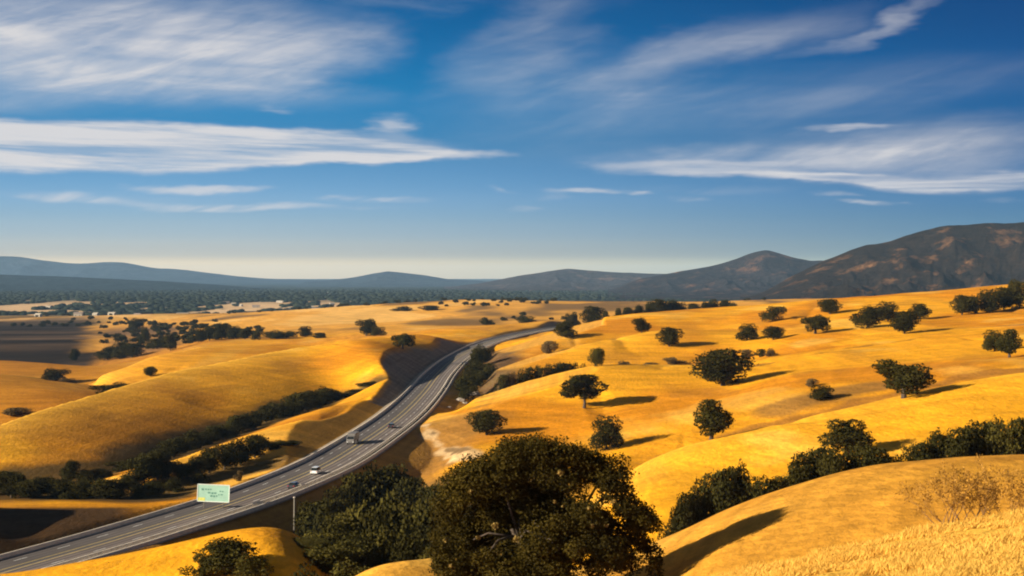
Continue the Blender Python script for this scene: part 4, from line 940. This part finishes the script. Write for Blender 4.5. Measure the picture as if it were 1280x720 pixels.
def mth(op, a, b=None, c=None):
    n_ = N(nt, 'ShaderNodeMath', operation=op)
    for i, q in enumerate((a, b, c)):
        if q is None: continue
        if isinstance(q, (int, float)): n_.inputs[i].default_value = q
        else: nt.links.new(q, n_.inputs[i])
    return n_.outputs[0]
az = mth('ARCTAN2', sp.outputs[0], sp.outputs[1])
hyp = mth('SQRT', mth('ADD', mth('MULTIPLY', sp.outputs[0], sp.outputs[0]), mth('MULTIPLY', sp.outputs[1], sp.outputs[1])))
el = mth('ARCTAN2', sp.outputs[2], hyp)
cb = N(nt, 'ShaderNodeCombineXYZ'); nt.links.new(az, cb.inputs[0]); nt.links.new(el, cb.inputs[1])
def nz(scx, scy, rot, det=6.0, rough=.55, dist=0.0, off_=(0, 0)):
    mp = N(nt, 'ShaderNodeMapping'); mp.inputs['Rotation'].default_value = (0, 0, R(rot)); mp.inputs['Scale'].default_value = (scx, scy, 1); mp.inputs['Location'].default_value = (*off_, 0)
    # rotate first, then stretch
    mp0 = N(nt, 'ShaderNodeMapping'); mp0.inputs['Rotation'].default_value = (0, 0, R(rot)); mp.inputs['Rotation'].default_value = (0, 0, 0)
    nt.links.new(cb.outputs[0], mp0.inputs[0]); nt.links.new(mp0.outputs[0], mp.inputs[0])
    no = N(nt, 'ShaderNodeTexNoise', i_Scale=1.0, i_Detail=det, i_Roughness=rough, i_Distortion=dist); nt.links.new(mp.outputs[0], no.inputs['Vector']); return no
def mrange(v, a, b, c=0., d=1., sm=True):
    r = N(nt, 'ShaderNodeMapRange', i_From_Min=a, i_From_Max=b, i_To_Min=c, i_To_Max=d)
    if sm: r.interpolation_type = 'SMOOTHSTEP'
    nt.links.new(v, r.inputs['Value']); return r.outputs[0]
# warp the coordinates a little so that cloud edges are not ellipses
wn = nz(5, 16, 0, 5.0, .6, off_=(3, 1)); wv = N(nt, 'ShaderNodeVectorMath', operation='SUBTRACT'); nt.links.new(wn.outputs['Color'], wv.inputs[0]); wv.inputs[1].default_value = (.5, .5, .5)
wm = N(nt, 'ShaderNodeVectorMath', operation='MULTIPLY'); nt.links.new(wv.outputs[0], wm.inputs[0]); wm.inputs[1].default_value = (.22, .026, 0)
wa = N(nt, 'ShaderNodeVectorMath', operation='ADD'); nt.links.new(cb.outputs[0], wa.inputs[0]); nt.links.new(wm.outputs[0], wa.inputs[1])
def blob(px_, py_, sx, sy, rot=0., edge=1.0):
    dx = px_-CX; a0 = math.atan(dx/F); e0 = math.atan((HY-py_)/math.hypot(F, dx))
    mp = N(nt, 'ShaderNodeMapping'); mp.vector_type = 'TEXTURE'; mp.inputs['Location'].default_value = (a0, e0, 0); mp.inputs['Rotation'].default_value = (0, 0, R(rot)); mp.inputs['Scale'].default_value = (sx/F, sy/F, 1)
    nt.links.new(wa.outputs[0], mp.inputs[0]); ln = N(nt, 'ShaderNodeVectorMath', operation='LENGTH'); nt.links.new(mp.outputs[0], ln.inputs[0])
    return mrange(ln.outputs['Value'], 1.0, 1.0-edge, 0, 1)
streak = nz(5, 90, 1, 8.0, .62, .3); diag = nz(6, 22, -18, 6.0, .52, .6, (2, 5)); wisp = nz(12, 70, -14, 9.0, .62, .5, (9, 2))
def total(lst):
    s = None
    for (b_, w_) in lst:
        t = mth('MULTIPLY', b_, w_); s = t if s is None else mth('ADD', s, t)
    return s
solid = total([(blob(40,178,420,40,0,.55),1.3),(blob(330,182,330,28,-1,.8),1.15),(blob(475,198,235,12,-1,.95),1.1),(blob(480,160,60,26,0,.9),.55),(blob(350,136,40,10,0,.9),.35),
               (blob(1000,218,330,10,-1.0,.95),.8),(blob(1150,220,260,15,-1,.95),.75),(blob(880,207,200,9,1,.95),.6),(blob(1230,222,140,22,0,1),.5),(blob(1040,157,110,6,1,.9),.55)])
veil = total([(blob(60,60,420,90,4,1),1.35),(blob(270,60,220,90,8,1),.65),(blob(20,10,300,60,5,1),.6),(blob(250,110,260,30,-3,1),.55),(blob(640,75,180,80,20,1),.38),(blob(850,80,280,42,14,1),.6),(blob(1090,34,120,16,20,1),.75),
              (blob(1120,185,330,46,2,1),1.0),(blob(960,195,260,24,3,1),.6),(blob(760,150,260,80,5,1),.16),(blob(1000,120,420,50,4,1),.28),(blob(700,15,200,30,10,1),.2)])
low = total([(blob(180,245,360,22,-1,1),.25),(blob(900,238,260,14,0,1),.3),(blob(270,232,130,9,0,.9),.8),(blob(60,243,140,10,-2,.9),.5),(blob(330,257,210,9,-1,.9),.65),(blob(480,250,60,7,0,.9),.6),(blob(610,242,40,7,-8,.9),.55),(blob(640,262,50,6,-5,.9),.35),(blob(740,243,90,6,0,.9),.6),(blob(820,244,30,5,0,.9),.6),(blob(690,250,60,8,0,.9),.3),(blob(880,250,40,6,0,.9),.35),(blob(1110,247,60,5,0,.9),.6),(blob(1060,240,40,6,0,.9),.4),(blob(1250,243,60,8,0,.9),.3)])
a1 = mth('MULTIPLY', mrange(solid, .08, .95), mrange(streak.outputs['Fac'], .34, .56, .30, 1.0))
a2 = mth('MULTIPLY', veil, mth('MULTIPLY', mth('ADD', mrange(diag.outputs['Fac'], .28, .72, .26, .82), mrange(wisp.outputs['Fac'], .40, .68, 0, .30)), mrange(streak.outputs['Fac'], .3, .62, .78, 1.06)))
a2 = mth('MULTIPLY', a2, .80)
a3 = mth('MULTIPLY', mrange(low, .1, .9), mrange(wisp.outputs['Fac'], .35, .62, .15, .75))
bgc0 = mth('MULTIPLY', mrange(nz(3, 14, -8, 7.0, .6, .5, (4, 8)).outputs['Fac'], .58, .8, 0, .22), mrange(el, .02, .2, 0, 1))
bgc = mth('ADD', bgc0, mth('MULTIPLY', mrange(el, .24, .55), mrange(nz(2, 3, 0, 5.0, .6, .5, (1, 8)).outputs['Fac'], .3, .7, .05, .20)))  # unseen overhead veil, added to whiten the blue ambient fill
inv = lambda v: mth('SUBTRACT', 1.0, v)
cl = lambda v: mrange(v, 0, 1, 0, 1, False)
al = inv(mth('MULTIPLY', mth('MULTIPLY', inv(cl(a1)), inv(cl(a2))), mth('MULTIPLY', inv(cl(a3)), inv(bgc))))
alc = mth('MULTIPLY', al, .93)
hs = N(nt, 'ShaderNodeHueSaturation', i_Saturation=1.0, i_Value=1.0); None
ramp = N(nt, 'ShaderNodeValToRGB'); cr_ = ramp.color_ramp; cr_.interpolation = 'CARDINAL'
st = [(340,(1.95,1.5,1.2)),(330,(1.75,1.36,1.14)),(321,(1.0,.90,1.06)),(300,(.68,.74,1.10)),(275,(.49,.64,1.06)),(240,(.33,.55,1.0)),(190,(.16,.42,.78)),(120,(.04,.38,.72)),(60,(.006,.31,.62)),(0,(.0,.25,.52)),(-110,(.0,.20,.42)),(-290,(.04,.13,.20))]
while len(cr_.elements) < len(st): cr_.elements.new(.5)
for e_, (y_, c_) in zip(cr_.elements, st): e_.position = min(1, max(0, (HY-y_)/F/.36)); e_.color = (*[q_/2.5 for q_ in c_], 1)
nt.links.new(mth('DIVIDE', el, .36), ramp.inputs[0]); rsc = N(nt, 'ShaderNodeVectorMath', operation='SCALE'); nt.links.new(ramp.outputs[0], rsc.inputs[0]); rsc.inputs['Scale'].default_value = 2.5
tint = N(nt, 'ShaderNodeMix', data_type='RGBA'); tint.blend_type = 'MULTIPLY'; tint.inputs[0].default_value = 1; nt.links.new(sky.outputs[0], tint.inputs[6]); nt.links.new(rsc.outputs[0], tint.inputs[7])
pol = mth('MULTIPLY', mrange(az, -.30, .45), mrange(az, 1.0, 2.2, 1, 0))
pm_ = N(nt, 'ShaderNodeMix', data_type='RGBA'); pm_.inputs[6].default_value = (1.2, 1.2, 1.12, 1); pm_.inputs[7].default_value = (.18, .36, .48, 1); nt.links.new(pol, pm_.inputs[0])
tp_ = N(nt, 'ShaderNodeMix', data_type='RGBA'); tp_.blend_type = 'MULTIPLY'; tp_.inputs[0].default_value = 1; nt.links.new(tint.outputs[2], tp_.inputs[6]); nt.links.new(pm_.outputs[2], tp_.inputs[7])
nt.links.new(tp_.outputs[2], hs.inputs['Color'])
SKYMIX = N(nt, 'ShaderNodeMix', data_type='RGBA'); nt.links.new(hs.outputs[0], SKYMIX.inputs[6]); SKYMIX.inputs[7].default_value = (5.4, 5.25, 5.25, 1)
nt.links.new(alc, SKYMIX.inputs[0]); nt.links.new(SKYMIX.outputs[2], bg.inputs['Color']); bg.inputs['Strength'].default_value = .058

# ------------------------------------------------------------------ camera and view
cam = bpy.data.cameras.new('camera'); cam.lens = 50.0*1778/1777.78; cam.sensor_width = 36; cam.shift_y = -(360-HY)/1280*-1*-1
co = bpy.data.objects.new('camera', cam); col.objects.link(co); co.location = (0, 0, CAMZ); co.rotation_euler = (R(90), 0, 0)
cam.clip_start = .1; cam.clip_end = 200000; scene.camera = co
vs = scene.view_settings; vs.view_transform = 'Standard'; vs.look = 'None'; vs.exposure = 1.22; vs.gamma = 1; vs.use_curve_mapping = False
scene.cycles.use_denoising = True
scene.cycles.max_bounces = 5; scene.cycles.volume_bounces = 0
scene.cycles.filter_width = 2.0
scene.cycles.sample_clamp_indirect = 4
